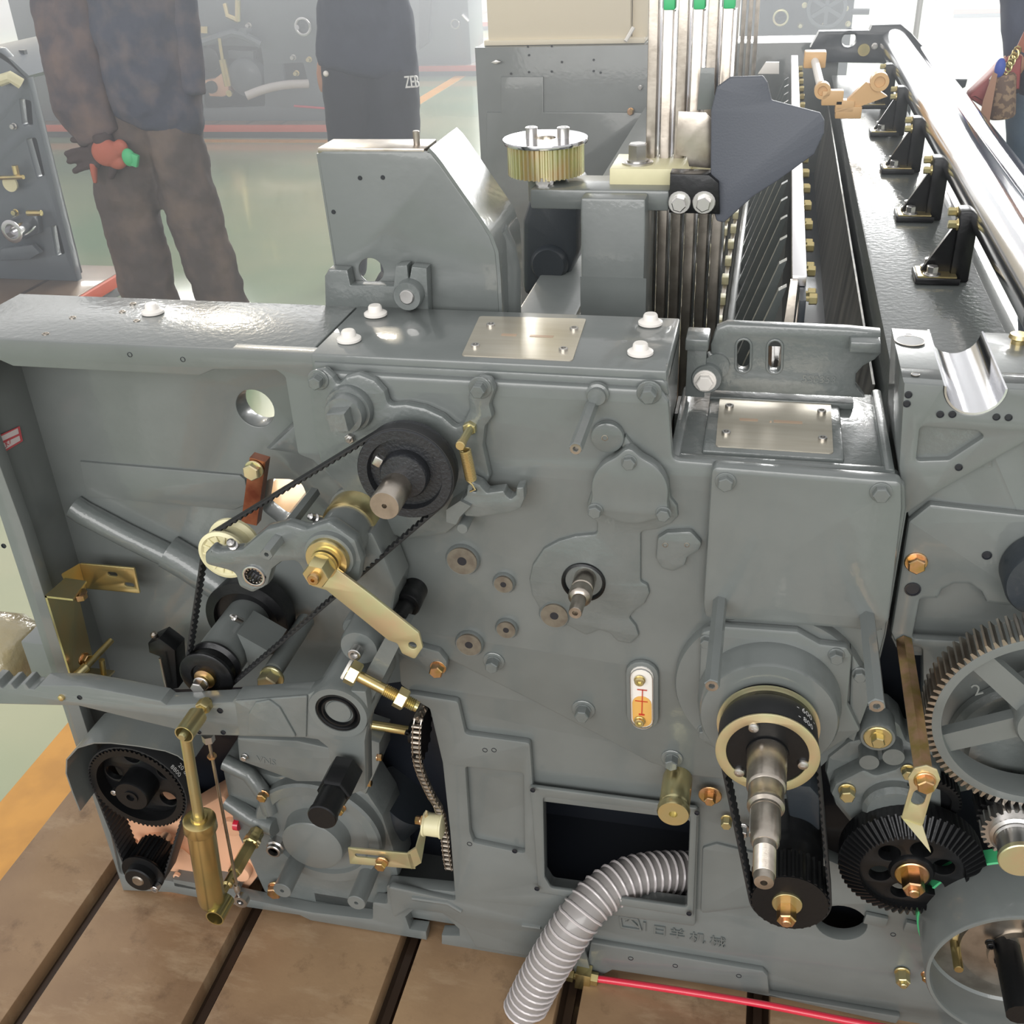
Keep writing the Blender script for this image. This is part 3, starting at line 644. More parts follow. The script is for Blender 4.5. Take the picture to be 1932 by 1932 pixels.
# --- long toothed rocker arm
t = thing('ratchet_rocker_arm', 'long grey cast rocker arm with notched left end and big bearing hub', 'lever', P(640, 1330, -.1))
arm = [(-60, 1287), (-35, 1290), (-27, 1299), (-18, 1286), (-6, 1288), (4, 1300), (13, 1291), (20, 1290), (29, 1301), (39, 1291), (47, 1290), (55, 1300), (64, 1301), (74, 1293), (149, 1294), (200, 1303), (303, 1323), (314, 1331), (438, 1325), (442, 1320), (580, 1311), (600, 1300), (690, 1305), (696, 1350), (688, 1400), (690, 1490), (660, 1500), (628, 1468), (618, 1410), (600, 1396), (573, 1392), (428, 1388), (363, 1387), (326, 1375), (149, 1332), (60, 1330), (-60, 1327)]
b = B(); b.slab(rc(U(arm, -.115), .0015), -.115, .026, .0015); b.done('arm', PAINT, t)
b = B(); b.slab(rc(U([(443, 1322), (580, 1312), (578, 1391), (452, 1388)], -.117), .002), -.118, .004, .0015)
b.slab(rc(U([(468, 1388), (470, 1345), (482, 1325), (508, 1320), (528, 1335), (560, 1391)], -.12), .004), -.121, .004, .0015); b.done('raised_pad', PAINTC, t)
hx, hz, hk = XZ((637, 1346), -.12)
b = B(); b.lathe((hx, 0, hz), (0, -1, 0), [(r * hk, -y) for r, y in ((58, -.01), (60, -.115), (58, -.120), (45, -.120), (44, -.113), (22, -.113))], 64); b.done('hub', PAINT, t)
b = B(); b.lathe((hx, 0, hz), (0, -1, 0), [(r * hk, -y) for r, y in ((44, -.112), (44, -.119), (40, -.1195), (36, -.1155), (33, -.119), (30, -.119), (28, -.114))], 56, capb=False); b.done('shaft_seal', BLACK, t)
b = B(); b.lathe((hx, 0, hz), (0, -1, 0), [(r * hk, -y) for r, y in ((25, -.113), (25, -.116), (24, -.117))], 40); b.done('shaft_end', PAINT, t)
bore(t, (150, 1316), -.1155, 5); bore(t, (415, 1341), -.1155, 6); bore(t, (376, 1382), -.1155, 4); bore(t, (421, 1382), -.1155, 5)
p = P(117, 1315, -.115); b = B(); b.lathe(p, (0, -1, 0), [(.0045, 0), (.004, .0035), (.002, .0045)], 16); b.done('brass_pin', ZINC, t)
# clamp lug with its screws
b = B(); b.prism([P(735, 1188, -.10), P(765, 1195, -.10), P(700, 1325, -.10), P(676, 1302, -.10), P(694, 1262, -.10)], (0, .035, 0)); b.done('clamp_lug', PAINTC, t)
b = B(); b.turn((672, 1232), -.085, [(40, -.0), (40, -.07), (36, -.076)], 40); b.done('clamp_boss', PAINT, t)
bolt(t, (674, 1226), -.085, 13, SILVER, 0, .7, sock=True, name='cap_screw')
d0, d1 = P(655, 1264, -.115), P(788, 1334, -.115)
t2 = thing('adjusting_bolt', 'long yellow threaded bolt with two nuts through the clamp lug', 'bolt', d0)
dv = (d1 - d0)
b = B(); b.tube([d0, d1], .0065, 12); b.done('threaded_rod', BRASS, t2)
b = B(); L = dv.length; prof = []
i = 0
b.lathe(d0 + dv * .52, dv, [(.0066 + (.0009 if k % 2 else 0), k * .0011) for k in range(int(L * .46 / .0011))], 14); b.done('thread', BRASS, t2)
bolt(t2, None, 0, .0145, ZINC, 0, .45, at=d0 + dv * .02, axis=dv, name='bolt_head')
bolt(t2, None, 0, .0125, ZINC, 0, .5, at=d0 + dv * .70, axis=dv, name='nut')
b = B(); b.lathe(d0 - dv * .03, dv, [(.011, 0), (.012, .001), (.012, .0035)], 24); b.done('white_cap', WHITEP, t2)
# --- black knob handle
t = thing('black_hex_handle', 'black hexagonal handle with a round end hanging in front of the gearbox', 'handle', P(630, 1480, -.15))
b = B(); b.turn((607, 1543), -.205, [(14, -.11), (14, -.118), (33, -.124), (35, -.126), (35, -.166), (31, -.169)], 6, .5); b.done('hex_body', BLACK, t)
b = B(); b.turn((607, 1543), -.205, [(27, -.165), (27, -.198), (29, -.199), (29, -.204), (27, -.2055)], 40); b.done('round_end', BLACK, t)

# --- spring, hook and tension lever near the pulley
t = thing('tension_spring', 'small golden coil spring hooked between a brass post and a grey lever', 'spring', P(880, 880, -.05))
s0, s1 = P(877, 848, -.055), P(889, 905, -.055)
pts = []; n = 22
dx = (s1 - s0); ex = dx.normalized(); u = Vector((0, -1, 0)); v = ex.cross(u)
for i in range(n * 10 + 1):
    a = 2 * pi * i / 10; pts.append(s0 + dx * (i / (n * 10)) + (u * cos(a) + v * sin(a)) * .0055)
b = B(); b.tube(pts, .00085, 6); b.done('coil', ZINC, t)
b = B(); b.tube([s0 + v * .005, s0 - ex * .004, s0 - ex * .009 + v * .003, s0 - ex * .011 - v * .002], .0011, 6); b.tube([s1 + v * .005, s1 + ex * .006, s1 + ex * .012 - v * .002, s1 + ex * .014 + v * .004], .0011, 6); b.done('hook', ZINC, t)
b = B(); b.turn((870, 836), -.062, [(14, -.02), (14, -.030), (12, -.031)], 6); b.done('hex_nut', ZINC, t)
b = B(); b.turn((870, 838), -.066, [(8, -.02), (8, -.064), (9.5, -.064), (9.5, -.070), (8, -.071)], 20); b.done('post', ZINC, t)
t = thing('spring_lever', 'grey cast lever with two hook notches right of the black pulley', 'lever', P(930, 940, -.03))
lv = [(868, 945), (882, 930), (884, 912), (893, 905), (908, 912), (920, 926), (952, 922), (956, 930), (965, 938), (975, 930), (976, 916), (990, 915), (991, 938), (984, 955), (965, 964), (905, 972), (880, 970)]
b = B(); b.slab(rc(U(lv, -.04), .002), -.045, .018, .002, [pc(895, 925, -.045, 4, 14)]); b.done('lever_body', PAINTC, t)
b = B(); b.prism([P(842, 962, -.05), P(868, 945, -.05), P(888, 955, -.05), P(868, 975, -.05), P(860, 990, -.05), P(842, 985, -.05)], (0, .03, 0)); b.done('stop_block', PAINTC, t)
b = B(); b.turn((872, 998), -.045, [(11, -.01), (11, -.044), (10, -.045)], 20); b.done('pin', PAINT, t)
bolt(fr, (664, 822), -.02, 10, SILVER, 1.15, .7, stud=.5)
# --- copper bar
t = thing('copper_toned_bar', 'flat copper coloured bar with a yellow hex bolt above the cream idler', 'bar', P(478, 920, .03))
b = B(); b.prism([P(471, 863, .03), P(501, 872, .03), P(484, 992, .03), P(455, 985, .03)], (0, .014, 0)); b.done('bar', COPPER, t)
bolt(t, (480, 885), .029, 17, ZINCG, 1.1, .45)
# --- assorted bolts
for q, y, r, mm in (((681, 1178), -.03, 14, ZINCR), ((827, 1258), -.02, 14, ZINCR), ((514, 1276), -.03, 21, ZINCG)): bolt(fr, q, y, r, mm, 1.15, .6)
b = B(); b.slab(rc(U([(752, 1205), (830, 1226), (845, 1245), (842, 1270), (825, 1278), (800, 1258), (750, 1228)], -.018), .006), -.022, .012, .002); b.done('link_plate', PAINTC, fr)
b = B(); b.turn((664, 1186), -.028, [(20, -.0), (20, -.026), (18, -.028)], 28); b.done('stud_boss', PAINT, fr); b = B(); b.turn((516, 1265), -.028, [(18, .08), (18, -.026), (17, -.028)], 28); b.done('stud_boss', PAINT, fr)
t = thing('black_round_stop', 'short black rubber cylinder behind the yellow lever', 'stop', P(767, 1140, -.04))
b = B(); b.turn((757, 1160), -.065, [(26, -.01), (26, -.03), (27, -.032), (27, -.045), (25, -.047), (17, -.047), (16, -.075)], 36); b.done('rubber_body', BLACK, t)
t = thing('ball_stud_bracket', 'small black bracket with a steel ball stud left of the grooved pulley', 'bracket', P(300, 1215, .05))
b = B(); b.ps([(278, 1215), (300, 1205), (318, 1218), (330, 1228), (335, 1300), (310, 1305), (300, 1240), (280, 1232)], .02, .03, .003); b.done('body', BLACK, t)
b = B(); q = P(294, 1210, .03); b.lathe(q, (0, 0, 1), [(.004, 0), (.004, .004), (.0025, .005), (.005, .009), (.005, .013), (.002, .016)], 14); b.done('ball_stud', STEEL, t)
b = B(); b.tube([P(302, 1242, .01), P(315, 1306, .01)], .002, 8); b.done('thin_rod', STEEL, t)
# --- left yellow bracket
t = thing('yellow_bent_bracket', 'bent yellow zinc plated sheet bracket on the left end flange', 'bracket', P(130, 1180, .0))
b = B(); b.slab(rc(U([(150, 1063), (253, 1072), (264, 1120), (163, 1111)], .06), .002), .06, .003, .0006, [stadium(*[tuple(Vector(U([q], .06)[0])) for q in ((207, 1083), (217, 1084))], .0035), stadium(*[tuple(Vector(U([q], .06)[0])) for q in ((239, 1103), (249, 1104))], .0035)]); b.done('slotted_plate', ZINC, t)
b = B(); b.prism([P(150, 1063, .06), P(163, 1111, .06), P(126, 1100, .02), P(117, 1082, .02)], (0, -.002, -.001)); b.done('folded_tab', ZINC, t)
b = B(); b.prism([P(84, 1124, -.035), P(137, 1130, -.035), P(163, 1096, .02), P(123, 1090, .02)], (0, 0, -.003)); b.done('top_tab', ZINC, t)
b = B(); b.prism([P(84, 1124, -.035), P(133, 1283, -.035), P(172, 1240, .04), P(138, 1096, .04)], (.003, 0, 0)); b.done('upright_plate', ZINC, t)
b = B(); b.prism([P(133, 1283, -.035), P(195, 1290, -.035), P(217, 1268, .02), P(165, 1262, .02)], (0, 0, .003)); b.done('bottom_tab', ZINC, t)
bolt(t, None, 0, .0085, ZINCR, 1.1, .5, at=P(150, 1118, -.01), axis=(0, 0, -1)); bolt(t, None, 0, .008, ZINCR, 1.2, .5, at=P(158, 1243, -.01), axis=(1, -.2, 0))
b = B(); b.tube([P(192, 1245, 0), P(197, 1280, 0)], .004, 12); b.done('pin', ZINC, t)
b = B(); b.tube([P(140, 1280, -.04), P(163, 1258, -.02)], .0068, 14); b.tube([P(163, 1258, -.02), P(210, 1208, .03)], .0045, 14); b.done('yellow_rod', ZINC, t)

# --- lower left toothed belt drive
gx, gz, gk = XZ((259, 1487), -.05)
t = thing('big_toothed_pulley', 'large black toothed pulley with five round windows, lower left', 'pulley', (gx, -.03, gz))
wins = []
for i in range(5):
    a = radians(100 + 72 * i); wins.append(circ(gx + 60 * gk * cos(a), gz + 60 * gk * sin(a), 17 * gk, 20))
R0 = 98 * gk
b = B(); b.slab(gear2d(gx, gz, R0 - .003, R0, 66), -.052, .042, 0, [circ(gx, gz, R0 - .012, 64)]); b.done('toothed_rim', BLACK, t)
b = B(); b.slab(circ(gx, gz, R0 - .0115, 64), -.034, .010, .002, wins); b.done('web', BLACK, t)
b = B(); b.lathe((gx, 0, gz), (0, -1, 0), [(r * gk, -y) for r, y in ((34, -.0), (34, -.036), (34, -.064), (32, -.067), (14, -.067), (14, -.069), (8, -.069), (7, -.064))], 44); b.done('hub', BLACK, t)
bolt(t, (219, 1490), -.058, 6, SILVER, 0, .8, sock=True, name='set_screw')
sx, sz, sk = XZ((264, 1656), -.062)
t = thing('small_toothed_pulley', 'small black flanged motor pulley at the bottom of the toothed belt', 'pulley', (sx, -.03, sz))
b = B(); b.slab(gear2d(sx, sz, 35 * sk, 39 * sk, 22), -.050, .045); b.done('toothed_drum', BLACK, t)
b = B(); b.lathe((sx, 0, sz), (0, -1, 0), [(r * sk, -y) for r, y in ((42, -.050), (43, -.052), (43, -.054), (28, -.055), (28, -.066), (26, -.068), (10, -.068))], 44); b.done('flange', BLACK, t)
b = B(); b.lathe((sx, 0, sz), (0, -1, 0), [(r * sk, -y) for r, y in ((12, .02), (12, -.068), (10, -.070))], 30); b.done('shaft', STEEL, t)
bolt(t, (297, 1669), -.055, 8, SILVER, 0, .8, sock=True, name='set_screw')
bb = belt(None, [(gx, gz, R0), (sx, sz, 39 * sk)], -.050, -.012, .0022, .0095, tooth=.0018)
tb = tag(bb.done('toothed_belt', RUBBER), 'wide black toothed belt between the lower left pulleys', 'belt')
for kk2, (s_, y_) in enumerate((('8800', -.047), ('20 8M', -.036), ('8800', -.026))): wraptext(s_, .010, gx, gz, R0 + .0022, radians(38 - 6 * kk2), y_, WHITEINK, tb)
b = B(); b.strip([P(*q, -.075) for q in ((152, 1530), (138, 1495), (126, 1460), (127, 1434), (147, 1412), (178, 1403), (209, 1403), (262, 1409), (312, 1418), (335, 1427), (357, 1445))],
                 [P(*q, -.075) + Vector((0, .07, 0)) for q in ((152, 1530), (138, 1495), (126, 1460), (127, 1434), (147, 1412), (178, 1403), (209, 1403), (262, 1409), (312, 1418), (335, 1427), (357, 1445))], .002)
tag(b.done('belt_guard', PAINT, ang=60), 'curved grey sheet guard over the large toothed pulley', 'guard')
t = thing('servo_gear_motor', 'salmon primed gear motor behind the lower left belt', 'motor', P(350, 1590, .03))
b = B(); b.ps([(226, 1540), (262, 1522), (330, 1552), (420, 1500), (445, 1540), (482, 1600), (486, 1655), (460, 1688), (420, 1668), (322, 1655), (240, 1640)], .03, .05, .004, r=.006); b.done('housing', PEACH, t)
b = B(); b.slab(pc(322, 1622, .028, 70, 40), .012, .02, .003, [pc(322, 1622, .02, 58, 40)]); b.slab(pc(322, 1622, .028, 56, 40), .020, .02, .003); b.done('round_flange', PEACH, t)
for q in ((254, 1585), (320, 1597), (336, 1650), (268, 1625)): bolt(t, q, .012, 7, PEACH, 0, .5, sock=True, name='cap_screw')
b = B(); b.slab(pc(438, 1560, .025, 20, 24), .02, .02, .003); b.done('oil_plug', PEACH, t); b = B(); b.slab(pc(455, 1640, .025, 22, 24), .015, .02, .003); b.done('oil_plug', PEACH, t)
b = B(); b.lathe(P(443, 1555, .02), (1, 0, 0), [(.009, 0), (.009, .008)], 16); b.done('red_ring', REDT, t)
b = B(); b.box(P(330, 1672, .0), P(440, 1668, .0) + Vector((0, .10, -.012))); b.done('motor_foot', PAINT, t)

# --- damper and rods
t = thing('brass_damper', 'yellow brass damper cylinder hanging from the rocker arm', 'damper', P(385, 1600, -.15))
YD = -.150
a_, b_, c_, d_ = P(349, 1385, YD), P(373, 1530, YD), P(376, 1545, YD), P(400, 1700, YD)
b = B(); b.tube([a_, c_], 11 * K(a_), 20); b.done('piston_rod', ZINC, t)
ax_ = (d_ - c_).normalized(); kd = K(d_)
b = B(); b.lathe(c_, ax_, [(26 * kd, .0), (29 * kd, .001), (30 * kd, .016), (28 * kd, .019)], 36); b.lathe(c_ - ax_ * .006, ax_, [(14 * kd, 0), (15 * kd, .003), (15 * kd, .008)], 24); b.done('end_cap', BRASS, t)
b = B(); b.lathe(c_ + ax_ * .015, ax_, [(25 * kd, 0), (25 * kd, (d_ - c_).length - .022), (22 * kd, (d_ - c_).length - .012), (14 * kd, (d_ - c_).length - .006)], 40); cyt = b.done('cylinder_tube', BRASS, t)
def eye(px, Y0, Y1, r, ri, m, nm, par):
    q = P(px[0], px[1], Y0); k_ = K(q)
    bb = B(); bb.lathe((q.x, 0, q.z), (0, -1, 0), [(ri * k_, -Y1), (r * k_, -Y1), (r * k_, -Y0), (ri * k_, -Y0), (ri * k_, -Y1)], 36, cap=False, capb=False); return bb.done(nm, m, par)
eye((405, 1733), -.168, -.135, 18, 15.5, BRASS, 'lower_eye', cyt)
eye((347, 1386), -.172, -.138, 19, 16.5, ZINC, 'upper_eye', t)
q = P(347, 1386, -.172); k_ = K(q); b = B(); b.lathe((q.x, 0, q.z), (0, -1, 0), [(8 * k_, .11), (8 * k_, .176), (7 * k_, .178)], 20); b.done('pivot_stud', ZINC, t)
b = B(); b.lathe((q.x, 0, q.z), (0, -1, 0), [(15 * k_, .115), (15 * k_, .126), (13 * k_, .128)], 6); b.done('pivot_nut', ZINC, t)
t = thing('thin_link_rod', 'thin steel link rod with a ball joint end beside the brass damper', 'rod', P(420, 1550, -.10))
r0, r1 = P(394, 1396, -.10), P(450, 1688, -.10); rv = r1 - r0
b = B(); b.tube([r0, r1], .0022, 10); b.done('rod', STEEL, t)
bolt(t, None, 0, .008, SILVER, 0, .7, at=r0 - rv * .03, axis=rv, name='upper_nut'); bolt(t, None, 0, .006, ZINCR, 0, .35, at=r0 + rv * .09, axis=rv, name='lock_nut')
b = B(); b.lathe(r0 + rv * .93, rv, [(.0035, 0), (.0045, .006), (.0045, .012), (.003, .016)], 12); b.done('threaded_end', SILVER, t)
eye((453, 1703), -.106, -.096, 14, 7, SILVER, 'ball_joint_ring', t)
q = P(453, 1703, -.101); b = B(); b.sphere(q, .0045, seg=14, rings=8); b.done('ball', CHROME, t)
t = thing('brass_hex_coupling', 'yellow hexagonal coupling pointing out right of the damper', 'coupling', P(440, 1640, -.07))
kx = (413, 1699)
b = B(); b.turn(kx, -.135, [(15, -.01), (15, -.02), (17, -.022), (17, -.034), (14, -.036)], 6); b.turn(kx, -.135, [(14, -.034), (14, -.085), (12, -.088)], 6, .4); b.done('hex_body', BRASS, t)
b = B(); b.turn(kx, -.135, [(10, -.085), (10, -.108), (8, -.110), (6.5, -.111), (6.5, -.133), (5, -.135)], 20); b.done('stem', BRASS, t)

# --- let-off gearbox casting
t = thing('worm_gearbox', 'grey cast worm gearbox with round cover in the lower left bay', 'gearbox', P(600, 1580, .03))
b = B(); b.ps([(415, 1436), (440, 1445), (520, 1466), (560, 1460), (590, 1478), (690, 1492), (722, 1540), (742, 1600), (752, 1655), (705, 1722), (640, 1716), (560, 1702), (500, 1690), (470, 1625), (440, 1560)], .02, .07, .006, r=.01); b.done('housing', PAINTC, t)
wx, wz, wk = XZ((588, 1598), -.022)
b = B(); b.lathe((wx, 0, wz), (0, -1, 0), [(r * wk, -y) for r, y in ((128, .04), (128, .004), (124, .0), (104, .0), (100, .006), (66, .004), (64, -.002), (60, -.020), (56, -.022))], 72); b.done('round_cover', PAINT, t)
b = B(); b.ps([(446, 1392), (560, 1398), (683, 1425), (692, 1478), (560, 1476), (450, 1436)], .0, .05, .004, r=.004); b.done('top_box', PAINT, t)
b = B(); b.tube([P(425, 1438, .015), P(470, 1460, .01), P(500, 1500, .005), P(510, 1530, .005)], .012, 12); b.done('cast_rib', PAINTC, t); b = B(); b.tube([P(430, 1510, .02), P(480, 1545, .01), P(520, 1560, .0)], .014, 12); b.done('cast_rib', PAINTC, t)
for q, yf in (((532, 1681), -.052), ((672, 1704), -.052)):
    b = B(); b.turn(q, yf, [(18, .03), (18, yf + .001), (17, yf), (4, yf), (4, yf + .006)], 28); b.done('stud', PAINT, t)
for q in ((498, 1498), (643, 1523)): bolt(t, q, .0, 10, ZINCR, 1.1, .6)
b = B(); b.text('VNS', .016, .0006, onwall(484, 1436, -.0002, .12)); b.done('raised_letter', PAINT, t)
bolt(t, (568, 1489), .018, 7, PAINT, 1.1, .6); bolt(t, (462, 1427), -.001, 6, SILVER, 1.1, .6)
bolt(t, (522, 1675), .01, 14, ZINCR, 1.2, .5)
b = B(); b.turn((515, 1608), -.014, [(18, .01), (18, -.006), (15, -.008)], 8); b.turn((515, 1608), -.014, [(14.5, -.008), (14.5, -.013), (13, -.014), (10, -.014), (9.5, -.008)], 28); b.done('sight_ring', SILVER, t)
b = B(); b.ps([(680, 1390), (716, 1402), (716, 1440), (690, 1500), (672, 1490)], .0, .05, .003); b.done('side_flange', PAINT, t)
bolt(t, None, 0, .005, ZINCR, 1.1, .6, at=P(712, 1428, -.0), axis=(1, 0, 0)); bolt(t, None, 0, .005, ZINCR, 1.1, .6, at=P(692, 1477, -.0), axis=(1, 0, 0))
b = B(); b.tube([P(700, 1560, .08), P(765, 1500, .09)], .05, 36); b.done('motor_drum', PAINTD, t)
# --- chain and sprocket
t = thing('chain_sprocket', 'black sprocket on a brass shaft at the edge of the lower bay', 'sprocket', P(800, 1385, .01))
q0, q1 = P(690, 1366, .02), P(792, 1382, .02)
b = B(); b.tube([q0, q1], .0065, 16); b.done('shaft', BRASS, t)
b = B(); b.lathe(q1, (1, 0, 0), [(.016, -.012), (.016, .0), (.012, .001)], 24); b.done('hub', BLACK, t)
b = B(); M_ = Matrix.Translation(q1 + Vector((.003, 0, 0))) @ Matrix(((0, 0, 1, 0), (1, 0, 0, 0), (0, 1, 0, 0), (0, 0, 0, 1)))
b.slab(gear2d(0, 0, .034, .040, 16), 0, .005, 0, M=M_); b.done('toothed_disc', BLACK, t)
bolt(t, (770, 1380), -.002, 5, BLACK, 0, .8, sock=True, name='set_screw')
t = thing('roller_chain', 'dark oily roller chain hanging from the sprocket past the cream roller', 'chain', P(795, 1450, -.02))
path = [P(*q, yy) for q, yy in (((797, 1340), .0), ((790, 1352), -.01), ((786, 1375), -.018), ((785, 1400), -.018), ((786, 1425), -.015), ((790, 1445), -.012), ((797, 1465), -.01), ((806, 1485), -.005), ((815, 1503), 0), ((826, 1520), .004), ((834, 1545), .01), ((840, 1580), .01), ((842, 1605), .01), ((845, 1625), .01), ((848, 1640), .01))]
cb = B(); cb.tube([Vector((-.0042, 0, 0)), Vector((.0042, 0, 0))], .0033, 10); r_me = cb.mesh('chain_link', STEEL)
cb = B()
for s_ in (-1, 1): cb.slab(stadium((-.0045, 0), (.0045, 0), .0036, 5), 0, .0013, 0, M=Matrix.Translation((s_ * .0045, 0, 0)) @ Matrix(((0, 0, 1, 0), (1, 0, 0, 0), (0, 1, 0, 0), (0, 0, 0, 1))))
cb.tube([Vector((-.0062, -.0045, 0)), Vector((.0062, -.0045, 0))], .0028, 10); cb.tube([Vector((-.0062, .0045, 0)), Vector((.0062, .0045, 0))], .0028, 10)
link_me = cb.mesh('chain_link', STEEL)
def walk(path, step):
    out = []; acc = 0; nxt = 0
    for a, c in zip(path, path[1:]):
        L = (c - a).length
        while nxt <= acc + L:
            out.append((a.lerp(c, (nxt - acc) / L), (c - a).normalized())); nxt += step
        acc += L
    return out
for q, d in walk(path, .0092):
    place('chain_link', link_me, t, q, rot=(Vector((0, 1, 0)).rotation_difference(d)).to_euler())
t = thing('chain_tension_roller', 'cream plastic roller on a slotted yellow strap bracket', 'roller', P(780, 1600, -.01))
b = B(); q = P(818, 1556, .0); kk_ = K(q); b.lathe(q, (1, 0, .0), [(20 * kk_, -.014), (24 * kk_, -.0135), (24 * kk_, -.011), (22 * kk_, -.010), (22 * kk_, .010), (24 * kk_, .011), (24 * kk_, .0135), (20 * kk_, .014)], 36); b.done('roller', NYLON, t)
s0_, s1_ = P(674, 1614, -.03), P(722, 1619, -.03)
b = B(); b.slab(rc(U([(656, 1600), (775, 1611), (784, 1640), (660, 1630)], -.03), .001), -.03, .003, .0008, [stadium((s0_.x, s0_.z), (s1_.x, s1_.z), .0035)]); b.done('slotted_strap', ZINCG, t)
b = B(); b.strip([P(768, 1610, -.03), P(785, 1600, -.03), P(798, 1560, -.01), P(806, 1530, .0)], [P(776, 1640, -.03), P(795, 1628, -.03), P(803, 1580, -.01), P(810, 1552, .0)], .003); b.done('bent_arm', ZINCG, t)
bolt(t, (721, 1626), -.033, 11, ZINCR, 1.15, .6); bolt(t, None, 0, .006, ZINCR, 1.1, .6, at=P(795, 1548, -.01), axis=(-1, 0, 0))

# --- middle shaft
t = thing('splined_shaft_end', 'bright stepped shaft end in a black seal on the gear case', 'shaft', P(1100, 1098, -.03))
b = B(); b.turn((1101, 1098), -.018, [(42, -.0165), (42, -.020), (38, -.021), (35, -.017), (26, -.0165)], 44); b.done('shaft_seal', BLACK, t)
b = B(); b.turn((1085, 1157), -.086, [(22, 0), (22, -.040), (20, -.041), (20, -.045), (23, -.047), (23, -.056), (21, -.058), (14, -.060), (13, -.085), (12, -.086), (5.5, -.086), (5, -.078)], 36); b.done('shaft', STEEL, t)
# --- hexagonal spacers
for q, yf, r, y0, lab in (((1086, 847), -.115, 13.5, -.012, 'grey hexagonal spacer post under the long lid'), ((1343, 1294), -.175, 15, -.03, 'grey hexagonal spacer post left of the clutch housing'), ((1654, 1332), -.175, 17, -.03, 'grey hexagonal spacer post right of the clutch housing')):
    t = thing('hex_spacer_post', lab, 'post', P(q[0], q[1], yf) + Vector((0, .1, 0)))
    b = B(); b.turn(q, yf, [(r, y0 + .01), (r, yf + .001), (r * .88, yf), (r * .42, yf), (r * .4, yf + .008)], 6, .3, capb=True); b.done('post', PAINT, t)
    b = B(); b.turn(q, yf + .0002, [(r * .8, yf + .001), (r * .8, yf - .0004), (r * .42, yf - .0005), (r * .4, yf + .006)], 24, capb=False); b.done('bare_end', STEEL, t)
b = B(); p_ = P(1128, 742, -.012); b.lathe(p_, (0, -1, 0), [(22 * K(p_), -.002), (22 * K(p_), .004), (17 * K(p_), .005), (17 * K(p_), .010)], 28); b.done('post_base', PAINTC, fr)

# --- main shaft with the flanged pulley
kf = K(P(1447, 1422, -.127))
def onaxis(prof, n=64, k=kf, **kw): return B().lathe((ax.x, 0, ax.z), (0, -1, 0), [(r * k, -y) for r, y in prof], n, **kw)
t = thing('flanged_drive_pulley', 'drive pulley with two yellow flanges on the main shaft', 'pulley', (ax.x, -.1, ax.z))
onaxis([(90, -.070), (90, -.126)]).done('drum', BLACK, t)
onaxis([(88, -.083), (98, -.0835), (98, -.086), (88, -.0865)]).done('rear_flange', ZINCG, t)
b = B(); b.slab(circ(ax.x, ax.z, 96.5 * kf, 72), -.1295, .0025, .0008, [circ(ax.x, ax.z, 76 * kf, 64)]); b.done('front_flange', ZINCG, t)
hf = onaxis([(76, -.120), (76, -.1275), (40, -.1275), (39, -.130), (36, -.130)]).done('hub_face', BLACK, t)
for q in ((1422, 1371), (1395, 1455), (1515, 1441)):
    p_ = P(q[0], q[1], -.1275); b = B(); b.lathe(p_, (0, -1, 0), [(.0065, 0), (.0065, .001), (.0052, .0035), (.002, .0048)], 20)
    b.box(p_ + Vector((-.0025, -.0052, -.0005)), p_ + Vector((.0025, -.0046, .0005))); b.done('pan_screw', SILVER, hf)
t = thing('main_shaft', 'long stepped bare steel main shaft with threaded tip', 'shaft', (ax.x, -.2, ax.z))
thr = []
y = -.262
while y > -.292: thr += [(22.2 * .8, y), (20.6 * .8, y - .0007)]; y -= .0014
onaxis([(37, -.08), (37, -.150), (36, -.152), (36, -.178), (34, -.180), (32, -.181), (32, -.200), (33, -.201), (33, -.206), (27.5, -.209), (27.5, -.212)], 48).done('bearing_journal', STEEL, t)
onaxis([(26.5, -.2), (26.5, -.243), (24.5, -.246), (24.5, -.252), (21, -.255)], 40).done('keyed_journal', STEEL, t)
onaxis([(20.5, -.25)] + [(a_ * 1.08, b__) for a_, b__ in thr] + [(17.5, -.294), (16, -.300), (6, -.3005), (5, -.294)], 36).done('threaded_tip', STEEL, t)
b = B(); b.box(Vector((ax.x - 27.5 * kf, -.244, ax.z - .004)), Vector((ax.x - 18 * kf, -.212, ax.z + .003)), .001); b.done('key', SILVER, t)
# lower pulley and belt
mx, mz, mk = XZ((1490, 1703), -.127)
t = thing('black_toothed_motor_pulley', 'black toothed pulley with a yellow washer below the main shaft', 'pulley', (mx, -.1, mz))
b = B(); b.slab(gear2d(mx, mz, 69 * mk, 73 * mk, 30), -.127, .04, 0); b.slab(circ(mx, mz, 70 * mk, 48), -.128, .002); b.done('toothed_drum', BLACK, t)
b = B(); b.turn((1485, 1706), -.130, [(28, -.1275), (28, -.1305), (27, -.1312)], 36); b.done('washer', ZINC, t)
bolt(t, (1484, 1713), -.130, 18, ZINCR, 0, .9, name='nut', stud=.25)
b = B(); b.turn((1490, 1703), -.127, [(60, .06), (62, -.045), (64, -.05), (64, -.080), (60, -.086)], 48); b.done('motor_body', BLACK, t)
b = B(); b.ps([(1480, 1480), (1530, 1485), (1548, 1505), (1548, 1570), (1490, 1560)], -.03, .06, .006); b.done('motor_bracket', PAINTD, t)
pd = P(1447, 1422, -.127)
bb = belt(None, [(ax.x, ax.z, 89 * kf), (mx, mz, 73 * mk)], -.124, -.094, .0022, .010, tooth=.002)
tb2 = tag(bb.done('drive_belt', RUBBER), 'black toothed drive belt from the flanged pulley down to the motor pulley', 'belt')
wraptext('- 600 -', .011, ax.x, ax.z, 89 * kf + .0022, radians(60), -.104, WHITEINK, tb2); wraptext('- 800', .011, ax.x, ax.z, 89 * kf + .0022, radians(58), -.117, WHITEINK, tb2)
